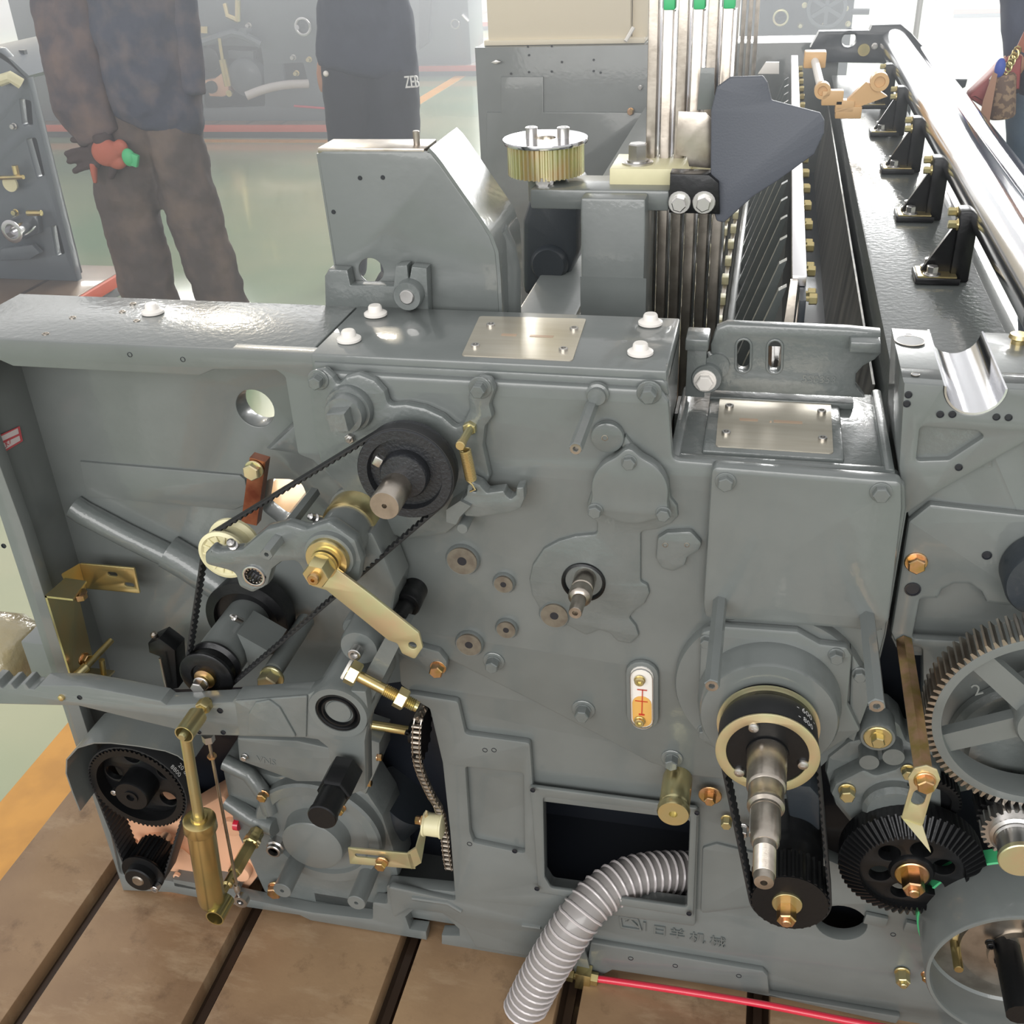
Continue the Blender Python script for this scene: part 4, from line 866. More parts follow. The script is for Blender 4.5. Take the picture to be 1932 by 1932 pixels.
# --- yellow fittings beside the opening
t = thing('yellow_round_stop_bolt', 'chunky yellow zinc plated cylinder with a hex socket above the hose', 'bolt', P(1272, 1500, -.05))
b = B(); b.turn((1270, 1537), -.075, [(27, -.010), (29, -.014), (29, -.058), (27, -.060), (25, -.062), (25, -.064), (31, -.066), (31, -.072), (29, -.0745), (8, -.0745), (8, -.068)], 40); b.done('body', ZINC, t)
for q, yy, r, w_ in (((1340, 1500), -.012, 11, 2.0),):
    bolt(fr, q, yy, r, ZINCR, w_, .7)
bolt(fr, (1371, 1545), -.01, 10, ZINC, 1.1, .9); bolt(fr, (1702, 1834), -.002, 13, ZINC, 1.1, .9, stud=.4)
bolt(fr, (1402, 1562), -.02, 9, SILVER, 1.3, 1.0)
# ================================================================== gears, drum, hose and tube at the lower right
t = thing('gear_shaft_bracket', 'dark grey lobed casting with three yellow bolts right of the drive belt', 'bracket', P(1670, 1470, -.02))
b = B(); b.ps([(1557, 1460), (1562, 1430), (1600, 1400), (1625, 1395), (1630, 1370), (1650, 1352), (1680, 1352), (1700, 1370), (1712, 1400), (1780, 1420), (1790, 1460), (1780, 1560), (1700, 1600), (1620, 1575), (1575, 1520)], -.005, .045, .006, r=.008); b.done('back_body', PAINTC, t)
b = B(); b.ps([(1566, 1500), (1575, 1480), (1630, 1452), (1652, 1464), (1688, 1453), (1705, 1442), (1740, 1440), (1776, 1460), (1780, 1560), (1720, 1600), (1625, 1572), (1590, 1530)], -.030, .028, .006, r=.008); b.done('front_body', PAINTC, t)
b = B(); b.turn((1690, 1535), -.045, [(62, -.02), (60, -.040), (52, -.046)], 44); b.turn((1656, 1391), -.03, [(34, 0), (34, -.028), (31, -.031)], 32); b.turn((1640, 1440), -.03, [(18, 0), (18, -.029)], 24); b.turn((1686, 1430), -.03, [(20, 0), (20, -.029)], 24); b.done('boss', PAINTC, t)
bolt(t, (1656, 1391), -.031, 13, ZINC, 2.0, .5); bolt(t, (1598, 1490), -.031, 14, ZINC, 1.15, .7); bolt(t, (1713, 1452), -.031, 12, ZINC, 1.15, .7)
# bevel gear
vx, vz, vk = XZ((1720, 1645), -.072)
t = thing('black_crown_gear', 'black crown gear with slanted teeth, six round windows and a reddish washer', 'gear', (vx, -.06, vz))
wins = [circ(vx + 58 * vk * cos(radians(20 + 60 * i)), vz + 58 * vk * sin(radians(20 + 60 * i)), 20 * vk, 22) for i in range(6)]
b = B(); b.slab(circ(vx, vz, 96 * vk, 64), -.070, .014, .001, wins); b.done('web', BLACK, t)
n = 62; prof = []
bm = b = B()
R_ = []
for i in range(n * 4):
    a = 2 * pi * i / (n * 4); hi = (i % 4) in (1, 2); dy = -.0045 if hi else .0
    ra, rb_ = (96, 134)
    R_.append([Vector((vx + r * vk * cos(a), y + (dy if k in (1, 2) else 0), vz + r * vk * sin(a))) for k, (r, y) in enumerate(((93, -.062), (95, -.073), (133 if hi else 131, -.060), (130, -.040)))])
V = [[b.bm.verts.new(q) for q in r] for r in R_]
for i in range(len(V)):
    a, c = V[i], V[(i + 1) % len(V)]
    for k in range(4): b.bm.faces.new((a[k], c[k], c[(k + 1) % 4], a[(k + 1) % 4]))
b.done('toothed_ring', BLACK, t, ang=20)
b = B(); b.lathe((vx, 0, vz), (0, -1, 0), [(r * vk, -y) for r, y in ((42, -.03), (42, -.070), (38, -.074), (34, -.0745))], 40); b.done('hub', BLACK, t)
b = B(); b.lathe((vx, 0, vz), (0, -1, 0), [(r * vk, -y) for r, y in ((31, -.0745), (31, -.077), (29, -.078))], 32); b.done('washer', ZINCR, t)
bolt(t, None, 0, .0125, ZINCR, 0, .9, at=Vector((vx, -.0775, vz)), name='nut', stud=.35)
t = thing('small_black_spur_gear', 'small dark spur gear behind the pointer blade', 'gear', P(1765, 1520, -.03))
gx2, gz2, gk2 = XZ((1752, 1510), -.03)
b = B(); b.slab(gear2d(gx2, gz2, 53 * gk2, 58 * gk2, 40), -.035, .02, 0, [circ(gx2, gz2, 40 * gk2, 32)]); b.done('toothed_rim', BLACK, t)
b = B(); b.slab(circ(gx2, gz2, 41 * gk2, 32), -.028, .01); b.done('web', BLACK, t)
# brass rod + pointer blade
t = thing('yellow_hex_standoff', 'long yellow hexagonal rod carrying the pointed blade', 'rod', P(1720, 1330, -.1))
b = B(); b.turn((1743, 1462), -.205, [(19, .0), (19, -.204), (17, -.205)], 6, .2); b.done('hex_rod', ZINCR, t)
t = thing('pointer_blade', 'pale bent metal pointer blade with a slot, tip over the black crown gear', 'pointer', P(1740, 1500, -.21))
ring = U([(1716, 1484), (1713, 1465), (1725, 1447), (1748, 1442), (1768, 1450), (1774, 1468), (1766, 1485), (1758, 1494), (1740, 1557), (1700, 1542)], -.206)
sl = [tuple(Vector(U([q], -.206)[0])) for q in ((1731, 1508), (1735, 1496))]
b = B(); b.slab(rc(ring, .003), -.208, .002, .0004, [stadium(sl[0], sl[1], .006)]); b.done('slotted_plate', ZINCG, t)
b = B(); b.prism([P(1700, 1542, -.207), P(1740, 1557, -.207), P(1756, 1609, -.225)], (0, .002, .0005)); b.done('pointed_tip', ZINCG, t)
bolt(t, (1745, 1472), -.208, 17, ZINCR, 1.2, .55)
# big spoked gear
bx, bz, bk = XZ((1975, 1368), -.085)
t = thing('big_spoked_gear', 'large grey five spoked gear with bare steel teeth at the right edge', 'gear', (bx, -.06, bz))
b = B(); b.slab(gear2d(bx, bz, 203 * bk, 217 * bk, 88), -.085, .036, 0, [circ(bx, bz, 199 * bk, 72)]); b.done('toothed_rim', STEEL, t)
b = B(); b.lathe((bx, 0, bz), (0, -1, 0), [(r * bk, -y) for r, y in ((188, -.050), (203.2, -.050), (203.2, -.0852), (200, -.0856), (186, -.0856), (184, -.080), (188, -.050))], 96, cap=False, capb=False); b.done('rim', PAINT, t)
for i in range(5):
    a = radians(138 + 69 * i) if i < 2 else radians(138 + 72 * i)
    u = Vector((cos(a), 0, sin(a))); v = Vector((-sin(a), 0, cos(a))); c_ = Vector((bx, -.078, bz))
    b = B(); b.prism([c_ + u * 40 * bk + v * 24 * bk, c_ + u * 190 * bk + v * 22 * bk, c_ + u * 190 * bk - v * 22 * bk, c_ + u * 40 * bk - v * 24 * bk], (0, .014, 0)); b.done('spoke', PAINT, t)
b = B(); b.lathe((bx, 0, bz), (0, -1, 0), [(r * bk, -y) for r, y in ((56, -.03), (56, -.086), (52, -.09), (30, -.09))], 44); b.done('hub', PAINT, t)
b = B(); p_ = P(1842, 1304, -.0785); b.text('2', .02, .001, onwall(1838, 1312, -.078, -.5)); b.done('raised_letter', PAINT, t)
b = B(); b.turn((1950, 1420), -.02, [(150, .0), (150, -.01), (140, -.016), (120, -.016), (116, -.03), (60, -.034)], 64); tag(b.done('brake_disc', PAINTC), 'grey ringed disc behind the big spoked gear', 'disc')
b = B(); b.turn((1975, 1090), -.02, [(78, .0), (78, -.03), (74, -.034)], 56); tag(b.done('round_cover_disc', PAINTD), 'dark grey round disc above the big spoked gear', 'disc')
# pinion
px_, pz_, pk_ = XZ((1915, 1572), -.095)
t = thing('steel_pinion', 'bright steel pinion with a black rear gear below the big gear', 'gear', (px_, -.07, pz_))
b = B(); b.slab(gear2d(px_, pz_, 54 * pk_, 62 * pk_, 26), -.072, .034, 0); b.done('rear_gear', BLACK, t)
b = B(); b.slab(gear2d(px_, pz_, 52 * pk_, 60 * pk_, 26), -.095, .016, 0); b.done('front_gear', SILVER, t)
b = B(); b.lathe((px_, 0, pz_), (0, -1, 0), [(r * pk_, -y) for r, y in ((46, -.07), (46, -.100), (40, -.102), (40, -.104), (37, -.106), (37, -.128))], 44); b.done('hub', SILVER, t)
b = B(); b.lathe((px_, 0, pz_), (0, -1, 0), [(r * pk_, -y) for r, y in ((40, -.128), (40, -.133), (38, -.134))], 40); b.done('washer', ZINCG, t)
# drum
dx_, dz_, dk_ = XZ((1935, 1852), -.135)
t = thing('grey_cup_drum', 'big grey cup shaped drum with a green rear rim, bottom right corner', 'drum', (dx_, -.1, dz_))
b = B(); b.lathe((dx_, 0, dz_), (0, -1, 0), [(r * dk_, -y) for r, y in ((160, -.052), (178, -.052), (178, -.133), (176, -.135), (170, -.135), (168, -.132), (168, -.088), (160, -.084), (155, -.084))], 96, cap=False); b.done('drum_shell', PAINT, t)
b = B(); b.lathe((dx_, 0, dz_), (0, -1, 0), [(r * dk_, -y) for r, y in ((168, -.075), (168, -.085), (110, -.088), (108, -.096), (60, -.098), (58, -.104), (30, -.104))], 72); b.done('inner_disc', STEEL, t)
b = B(); b.lathe((dx_, 0, dz_), (0, -1, 0), [(r * dk_, -y) for r, y in ((181, -.040), (181, -.060), (176, -.062))], 96); b.done('green_rim', GREENP, t)
b = B(); b.turn((1925, 1915), -.19, [(26, -.10), (26, -.19)], 12); b.done('splined_shaft', BLACK, t)
for q in ((1868, 1778), (1886, 1814), (1942, 1765)): bolt(t, q, -.105, 8, BLACK, 1.2, .6, sock=True, name='cap_screw')
b = B(); b.turn((1809, 1830), -.125, [(9, -.08), (9, -.124), (8, -.125)], 20); b.done('brass_pin', BRASS, t)
for q in ((1652, 1735), (1728, 1750)):
    b = B(); a_ = P(q[0], q[1], -.004); b.obox(a_, (.028, .006, .018), (0, 6, 0), .001); b.done('stop_lug', PAINT, fr)
bolt(fr, (1748, 1838), -.02, 9, ZINCR, 1.15, .7)
# hose
cl = [P(*q, yy) for q, yy in (((1400, 1655), .10), ((1340, 1650), .085), ((1290, 1647), .07), ((1235, 1648), .05), ((1180, 1660), .025), ((1130, 1690), -.005), ((1090, 1735), -.035), ((1050, 1795), -.055), ((1012, 1860), -.07), ((975, 1935), -.085), ((940, 2010), -.10), ((905, 2090), -.11))]
def spline(pts, per):
    out = []
    for i in range(len(pts) - 1):
        p0, p1, p2, p3 = pts[max(i - 1, 0)], pts[i], pts[i + 1], pts[min(i + 2, len(pts) - 1)]
        for k in range(per):
            t_ = k / per
            out.append(.5 * ((2 * p1) + (p2 - p0) * t_ + (2 * p0 - 5 * p1 + 4 * p2 - p3) * t_ ** 2 + (3 * p1 - p0 - 3 * p2 + p3) * t_ ** 3))
    return out + [pts[-1]]
cl = spline(cl, 12)
t = thing('ribbed_hose', 'grey ribbed suction hose coming out of the rectangular opening', 'hose', cl[40])
HR = .0285
b = B(); b.tube(cl, HR, 28); b.done('hose_wall', HOSEG, t)
w_ = walk(cl, .0006); pts = []
u = Vector((0, 0, 1))
for i, (q, d) in enumerate(w_):
    u = (u - d * u.dot(d)).normalized(); v = d.cross(u); a = 2 * pi * i * .0006 / .0118
    if i % 1 == 0: pts.append(q + (u * cos(a) + v * sin(a)) * (HR + .0005))
b = B(); b.tube(pts, .0021, 6); b.done('spiral_rib', HOSER, t)
# red tube and fitting
t = thing('red_air_tube', 'thin red pneumatic tube running along the foot of the loom to the right', 'tube', P(1300, 1878, -.03))
b = B(); b.tube(spline([P(1122, 1846, -.02), P(1180, 1854, -.022), P(1300, 1872, -.03), P(1450, 1897, -.038), P(1620, 1930, -.045), P(1800, 1960, -.05), P(1990, 1990, -.055)], 6), .0050, 14); b.done('tube', REDT, t)
t = thing('brass_tee_fitting', 'small brass push-in tee fitting between the hose and the red tube', 'fitting', P(1100, 1845, -.02))
q = P(1101, 1843, -.02); b = B(); b.obox(q, (.022, .02, .032), (0, 4, 0), .001); b.done('body', BRASS, t)
q = P(1124, 1847, -.02); b = B(); b.lathe(q, (-1, 0, .08), [(.004, -.004), (.0095, -.003), (.0095, .008), (.005, .009), (.005, .02)], 6); b.done('nut', BRASS, t)
q = P(1072, 1838, -.02); b = B(); b.lathe(q, (1, 0, -.08), [(.004, -.004), (.0095, -.003), (.0095, .008), (.005, .009), (.005, .02)], 6); b.done('nut', BRASS, t)
b = B(); b.tube([P(1072, 1838, -.02), P(1040, 1832, -.02)], .005, 12); b.done('stub', BRASS, t)
b = B(); b.prism([P(1088, 1790, -.012), P(1100, 1772, -.012), P(1113, 1822, -.012), P(1110, 1834, -.012), P(1082, 1830, -.012)], (0, -.004, 0)); b.done('mounting_tab', PAINT, t)
# ================================================================== things behind the top flange
t = thing('curved_sheet_guard', 'big grey sheet metal guard with a rounded right edge and a round hole', 'guard', P(780, 560, .2))
YG = .17; DG = .115
front = [(599, 290), (608, 283), (795, 283), (812, 289), (829, 310), (907, 421), (923, 446), (934, 475), (938, 520), (942, 600), (632, 600), (631, 505)]
b = B(); b.ps(front, YG, .004, .0015, holes=[pc(700, 511, YG, 24, 30)]); b.done('face_sheet', PAINT, t)
edge = [(806, 284), (818, 296), (829, 310), (868, 366), (907, 421), (923, 446), (934, 475), (938, 520), (942, 600)]
ee = [P(*q, YG) for q in edge]
b = B(); b.strip(ee, [e + Vector((0, DG, 0)) for e in ee], .004); b.done('curved_side', PAINT, t, ang=80)
b = B(); q = [P(925, 440, YG + .05), P(940, 470, YG + .055), P(950, 510, YG + .055), P(950, 600, YG + .05)]; b.tube(q, .022, 20); b.done('bulge', PAINT, t)
a_, c_ = P(599, 284, YG), P(800, 282, YG)
b = B(); b.box(a_ + Vector((0, 0, -.003)), c_ + Vector((0, .05, .001)), .0008); b.done('top_edge', STEEL, t, 'bare steel top edge strip')
b = B(); b.strip([P(597, 290, YG), P(631, 505, YG), P(631, 600, YG)], [P(597, 290, YG) + Vector((0, .05, 0)), P(631, 505, YG) + Vector((0, .05, 0)), P(631, 600, YG) + Vector((0, .05, 0))], .003); b.done('left_side', PAINT, t)
q = P(787, 276, YG + .02); b = B(); b.lathe(q, (0, 0, 1), [(.0038, -.012), (.0038, .016), (.003, .017)], 16); b.done('pin', STEEL, t)
for q in ((679, 336), (722, 335), (629, 400)):
    p_ = P(q[0], q[1], YG - .0005); b = B(); b.lathe(p_, (0, -1, 0), [(.0026, 0), (.0024, .0005)], 14); b.done('hole_disc', NAVY, t)  # dark disc colour stands in for the shade of a small hole
t = thing('split_clamp_bracket', 'grey split clamp bracket with a round shaft end in front of the guard', 'bracket', P(710, 560, .16))
b = B(); b.ps([(614, 600), (612, 522), (620, 508), (655, 510), (661, 538), (742, 540), (746, 502), (768, 500), (771, 532), (776, 503), (805, 506), (809, 600)], .150, .018, .002); b.done('bracket_body', PAINTC, t)
b = B(); b.turn((768, 560), .135, [(28, .16), (28, .136), (26, .134), (14, .134)], 32); b.done('clamp_boss', PAINTC, t)
b = B(); b.turn((768, 560), .134, [(14, .15), (14, .132), (12, .131)], 24); b.done('shaft_end', SILVER, t)
# horizontal toothed pulley on its arm
YP = .40
c0 = P(1029, 263, YP); kp = K(c0)
t = thing('flat_toothed_pulley', 'toothed pulley lying flat with a bright disc on top', 'pulley', c0)
pr = [(r * kp, 0) for r in (80,)]
b = B(); b.lathe(c0, (0, 0, 1), [(80 * kp, -.003), (81 * kp, .0), (80 * kp, .002), (20 * kp, .002), (19 * kp, -.02)], 64); b.done('top_disc', CHROME, t)
M_ = Matrix.Translation((c0.x, c0.y, c0.z - .042))
b = B(); b.slab(gear2d(0, 0, 67 * kp, 73 * kp, 46), 0, .040, 0, M=Matrix.Translation((c0.x, c0.y, c0.z - .022))); b.done('toothed_drum', ZINCG, t)
b = B(); b.lathe(c0 + Vector((0, 0, -.042)), (0, 0, -1), [(40 * kp, 0), (42 * kp, .002), (36 * kp, .010), (36 * kp, .034)], 32); b.done('hub', PAINT, t)
for dx in (-26, 34): 
    p_ = P(1029 + dx, 260 + (2 if dx > 0 else -4), YP); bolt(t, None, 0, .008, SILVER, 0, .9, at=Vector((p_.x, p_.y, c0.z + .001)), axis=(0, 0, 1), sock=True, name='cap_screw')
bolt(t, (1028, 343), YP - .034, 13, SILVER, 1.35, .5)
t = thing('pulley_support_arm', 'grey horizontal arm on a square sheet column behind the long lid', 'arm', P(1150, 590, .33))
a_ = P(1000, 357, .34); c_ = P(1262, 399, .34)
b = B(); b.box(Vector((a_.x, .34, c_.z)), Vector((c_.x, .42, a_.z)), .003); b.done('arm_bar', PAINT, t)
a_ = P(1095, 374, .31); c_ = P(1213, 620, .31)
b = B(); b.box(Vector((a_.x, .31, .70)), Vector((c_.x, .42, a_.z)), .003); b.done('column', PAINT, t)
b = B(); b.box(Vector((a_.x - .001, .309, .70)), Vector((c_.x + .003, .3095, P(1150, 523, .31).z)), .0); b.done('sheet_overlap', PAINT, t)
# cream guide block
a_ = P(1150, 318, .37); c_ = P(1300, 352, .37)
t = thing('cream_guide_block', 'cream plastic guide block with a hex bolt, at the foot of the upright bars', 'block', Vector(((a_.x + c_.x) / 2, .4, c_.z)))
b = B(); b.box(Vector((a_.x, .37, c_.z)), Vector((c_.x, .455, a_.z)), .0015); c2 = P(1345, 330, .37); b.box(Vector((c_.x - .001, .37, c_.z + .008)), Vector((c2.x, .455, a_.z - .006)), .001); b.done('block', NYLON, t)
p_ = P(1202, 306, .395); bolt(t, None, 0, .0125, SILVER, 1.6, .8, at=Vector((p_.x, .40, a_.z)), axis=(0, 0, 1))
# heald frames
RNG = random.Random(3)
zcap = P(1265, 14, .43).z; far = 2.25
hb = B(); hb.box((-.006, -.012, -.007), (.006, .012, .007), .001); hook_me = hb.mesh('cream_hook', NYLON)
labels = ['first from the cream bolt end', 'second in the row', 'third in the row', 'fourth in the row', 'fifth in the row', 'nearest the black plastic plate']
for i in range(6):
    X = P(1228 + 26.5 * i, 290, .43).x
    t = thing('heald_frame', 'tall steel heald frame bar, ' + labels[i] + (', with a green cap' if i % 2 else ''), 'frame', (X, .43, .56), 'heald frames crossing the loom')
    top = zcap if i % 2 else 1.52
    b = B(); b.box((X - .0068, .430, .56), (X + .0052, .450, top), .001); b.done('side_bar', STEEL, t)
    b = B(); b.box((X - .0055, far, .56), (X + .0055, far + .03, 1.5), .001); b.done('side_bar', STEEL, t)
    b = B(); b.box((X + .0052, .440, .56), (X + .0094, .452, top - .004), .0005); b.done('highlight_strip', CHROME, t)  # bright strip stands in for the highlight along the bar
    if i % 2: b = B(); b.box((X - .007, .428, top - .003), (X + .007, .452, top + .012), .002); b.done('green_cap', GREENP, t)
    b = B(); b.box((X - .004, .455, .70), (X + .004, far, .735), .001); b.done('bottom_rail', STEEL, t)
    for k in range(16):
        place('cream_hook', hook_me, t, (X, .50 + .11 * k + .018 * i, .742))
# black plastic plate with clamp
t = thing('black_plastic_plate', 'big dark angular plastic plate with rounded corners above the slotted bracket', 'plate', P(1440, 300, .36))
b = B(); b.ps([(1352, 165), (1378, 146), (1440, 144), (1448, 156), (1456, 190), (1548, 214), (1556, 228), (1555, 252), (1536, 292), (1470, 340), (1420, 372), (1366, 421), (1352, 418), (1340, 380), (1341, 210)], .345, .010, .003, r=.004); b.done('plate', mat('haze_lightened_plastic', S(84, 88, 97), .55, bump=.15, bscale=400), t)  # base colour lightened to carry the haze over black plastic
t = thing('black_clamp_block', 'black clamp block with two large washers and hex bolts', 'clamp', P(1300, 380, .335))
b = B(); b.ps([(1264, 328), (1338, 330), (1356, 345), (1358, 405), (1262, 402)], .335, .03, .002); b.done('block', BLACK, t)
bolt(t, (1282, 382), .334, 14, SILVER, 1.55, .55); bolt(t, (1328, 382), .334, 14, SILVER, 1.55, .55)
t = thing('sheet_reflector_plates', 'two small overlapping grey sheet plates beside the dark plastic plate', 'plate', P(1310, 260, .37))
b = B(); b.ps([(1280, 210), (1332, 212), (1342, 225), (1342, 318), (1300, 314), (1296, 296), (1274, 292)], .366, .002, .0005); b.done('lower_plate', STEEL, t)
b = B(); b.ps([(1322, 128), (1348, 128), (1348, 206), (1315, 208)], .372, .002, .0005); b.done('upper_plate', PAINT, t)
# slotted bracket on the lid
t = thing('slotted_cast_bracket', 'grey cast bracket with two upright slots standing on the right lid', 'bracket', P(1480, 745, .14))
YS = .150
def slotp(x, y0, y1, r): 
    a, c = P(x, y0, YS), P(x - 1, y1, YS); return stadium((a.x, a.z), (c.x, c.z), r * K(a))
b = B(); b.ps([(1346, 738), (1340, 650), (1352, 620), (1372, 612), (1600, 622), (1662, 628), (1662, 668), (1650, 680), (1628, 692), (1616, 706), (1614, 728), (1632, 752)], YS, .018, .003, holes=[slotp(1403, 652, 690, 12), slotp(1462, 654, 692, 12)]); b.done('plate', PAINTC, t)
b = B(); b.slab(slotp(1403, 652, 690, 16), YS - .002, .004, .001, [slotp(1403, 652, 690, 11.5)]); b.slab(slotp(1462, 654, 692, 16), YS - .002, .004, .001, [slotp(1462, 654, 692, 11.5)]); b.done('slot_rim', PAINTC, t)
a_, c_ = P(1293, 640, .13), P(1336, 664, .13); b = B(); b.box(Vector((a_.x, .13, c_.z)), Vector((c_.x, .17, a_.z)), .002); b.box(Vector((a_.x + .002, .14, c_.z - .06)), Vector((c_.x - .002, .165, c_.z)), .001); b.done('left_lug', PAINTC, t)
a_, c_ = P(1605, 645, .13), P(1660, 668, .13); b = B(); b.box(Vector((a_.x, .13, c_.z)), Vector((c_.x, .17, a_.z)), .002); b.done('right_lug', PAINTC, t)
for q in ((1310, 628), (1342, 616), (1640, 634)):
    p_ = Q(q[0], q[1], P(1300, 640, .13).z); 
b = B(); b.turn((1333, 716), YS - .012, [(29, .16), (29, YS - .010), (27, YS - .012)], 36); b.turn((1352, 690), YS - .002, [(26, .16), (24, YS - .004)], 30); b.done('boss', PAINTC, t)
bolt(t, (1330, 718), YS - .012, 16, WHITEP, 1.35, .4, name='white_bolt')
b = B(); b.box((-.045, .152, .846), (.115, .185, .853), .001); b.done('foot', PAINTC, t)
b = B(); b.text('550353', .0125, .0008, onwall(1512, 720, YS - .0005)); b.done('raised_letter', PAINTC, t)
# beams
b = B(); b.box((-.365, .155, .70), (-.27, 2.48, .80), .004); tag(b.done('left_cross_beam', PAINT), 'long grey cross beam running from the guard to the far side frame', 'beam')
b = B(); b.tube([(-.262, .156, .775), (-.262, 1.2, .775)], .011, 20); tag(b.done('steel_cross_rod', STEEL), 'bare steel rod lying along the right edge of the left cross beam', 'rod')
t = thing('front_cross_beam', 'wide glossy grey front beam under the chrome roller', 'beam', (.27, 1.3, .5))
ZB = .86; XL = Q(1636, 474, ZB).x
b = B(); b.box((XL, .152, .55), (XL + .15, 2.46, ZB), .004); b.done('beam_body', GL, t)
b = B(); b.box((XL + .15, .152, .60), (XL + .185, 2.46, ZB - .035), .002); b.done('beam_step', PAINT, t)
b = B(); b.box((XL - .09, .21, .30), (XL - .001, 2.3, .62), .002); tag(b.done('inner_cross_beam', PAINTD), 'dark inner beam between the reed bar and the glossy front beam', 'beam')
STREAK = mat('streaked_bare_sheet', S(168, 166, 160), .42, .6, col2=S(120, 120, 118), nscale=26, stretch=(1, 1, .04), mix=(.35, .65))
b = B(); b.prism([(XL - .045, .30, .45), (XL - .012, .30, .815), (XL - .012, 2.25, .815), (XL - .045, 2.25, .45)], (.003, 0, 0)); tag(b.done('streaked_inner_sheet', STREAK), 'streaked bare metal sheet along the inner side of the glossy front beam', 'sheet')
# chrome roller
RY = 2.36; rc0 = P(1686, 82, RY); rr_ = 25 * K(rc0)
t = thing('chrome_roller', 'long polished chrome roller running away along the front beam', 'roller', rc0)
b = B(); b.lathe((rc0.x, 0, rc0.z), (0, 1, 0), [(rr_ * .55, .17), (rr_, .175), (rr_, RY - .005), (rr_ * .5, RY)], 64); b.done('roller_tube', CHROME, t)
b = B(); b.lathe((rc0.x, 0, rc0.z), (0, 1, 0), [(.014, .06), (.014, RY + .1)], 24); b.done('axle', STEEL, t)
b = B(); b.lathe((rc0.x + .083, 0, rc0.z - .03), (0, 1, 0), [(.022, .12), (.022, RY)], 32); tag(b.done('guide_tube', CHROME), 'second thinner polished tube close to the right of the chrome roller', 'tube')
# roller brackets
def roller_bracket(Y, label):
    t = thing('roller_bracket', label, 'bracket', (.25, Y, .8), 'brackets under the chrome roller')
    return t
spots = [Q(1650, 204, ZB + .003), Q(1660, 256, ZB + .003), Q(1680, 326, ZB + .003), Q(1705, 416, ZB + .003), Q(1742, 533, ZB + .003)]
labs = ['black triangular roller bracket, farthest of the five on the front beam', 'black triangular roller bracket, second from the far end', 'black triangular roller bracket, middle one of the five', 'black triangular roller bracket, fourth from the far end', 'black triangular roller bracket nearest to the bearing seat']
proto = None
xr = rc0.x - rr_
x0 = Q(1724, 533, ZB).x
for i, (s_, lab) in enumerate(zip(spots, labs)):
    if proto is None:
        t = roller_bracket(s_.y, lab); t.location = (0, s_.y, 0); WLD[t.name] = Vector((0, 0, 0)); proto = t
        b = B(); b.box((x0, -.005, ZB + .001), (x0 + .06, .05, ZB + .011), .002); b.done('base_plate', BLACK, t)
        b = B(); b.box((x0 + .003, -.003, ZB + .011), (x0 + .055, .045, ZB + .013), .0); b.done('packing_plate', ZINC, t)
        b = B(); b.prism([(x0 + .008, .022, ZB + .012), (xr + .01, .022, ZB + .012), (xr + .002, .022, rc0.z - .004), (xr - .014, .022, rc0.z - .012)], (0, .008, 0)); b.done('gusset', BLACK, t)
        b = B(); b.box((xr - .014, .012, ZB), (xr + .012, .046, rc0.z + .006), .003); b.done('upright', BLACK, t)
        bolt(t, None, 0, .008, SILVER, 1.5, .6, at=Vector((x0 + .022, .006, ZB + .013)), axis=(0, 0, 1)); bolt(t, None, 0, .008, SILVER, 1.5, .6, at=Vector((x0 + .022, .042, ZB + .013)), axis=(0, 0, 1))
        bolt(t, None, 0, .006, ZINC, 1.4, .9, at=Vector((xr - .014, .016, rc0.z - .014)), axis=(-1, 0, 0)); bolt(t, None, 0, .006, ZINC, 1.2, .9, at=Vector((xr - .014, .038, rc0.z - .002)), axis=(-1, 0, 0))
        # plug the bracket's own parts: they hang at the loom's x and z, and only slide along y
    else:
        c = proto.copy(); COL.objects.link(c); c.location = (0, s_.y, 0); c['label'] = lab
        for ch in list(proto.children):
            d = ch.copy(); COL.objects.link(d); d.parent = c
# near roller end cap on the right edge
t = thing('roller_end_bearing', 'rounded black bearing block at the near end of the chrome roller', 'bearing', P(1925, 600, .16))
b = B(); b.box((rc0.x - .03, .145, .88), (rc0.x + .07, .17, rc0.z + .0), .008); b.done('block', BLACK, t)
p_ = P(1924, 630, .12); b = B(); b.lathe(p_, (0, 0, -1), [(.009, 0), (.010, .004), (.007, .006), (.007, .03)], 20); b.done('brass_screw', ZINC, t)
# reed cap bar and sley
z0 = .93
qa, qb = Q(1499, 84, z0), Q(1508, 520, z0)
XB = (qa.x + qb.x) / 2
t = thing('reed_cap_bar', 'long bright aluminium reed bar with a row of yellow nuts', 'bar', (XB, 1.2, .9))
b = B(); b.box((XB - .009, qb.y, z0 - .014), (XB + .009, 2.35, z0), .001); b.done('bar', mat('bare_aluminium', S(222, 220, 222), .32, 1.0), t)
nb = B(); nb.lathe((0, 0, 0), (1, 0, 0), [(.0035, -.004), (.0035, .002), (.0075, .002), (.0075, .011), (.006, .012)], 6); nut_me = nb.mesh('nut', ZINC)
y = qb.y - .03; k = 0
while y < 2.3:
    place('nut', nut_me, t, (XB + .011, y, z0 - .02 - .010 * (k % 2))); y += .062 if k % 2 else .05; k += 1
b = B(); b.box((XB + .001, qb.y - .05, z0 - .11), (XB + .009, 2.35, z0 - .015), .001); b.done('reed_holder', PAINTD, t)
b = B(); b.prism([(XB - .011, qb.y - .002, z0 - .004), (XB - .002, qb.y - .002, z0 - .004), (XB - .004, qb.y - .03, z0 - .11), (XB - .018, qb.y - .03, z0 - .11)], (0, -.006, 0)); b.prism([(XB + .001, qb.y - .002, z0 - .03), (XB + .007, qb.y - .002, z0 - .03), (XB + .003, qb.y - .03, z0 - .11), (XB - .004, qb.y - .03, z0 - .11)], (0, -.006, 0)); b.done('end_clip', STEEL, t)
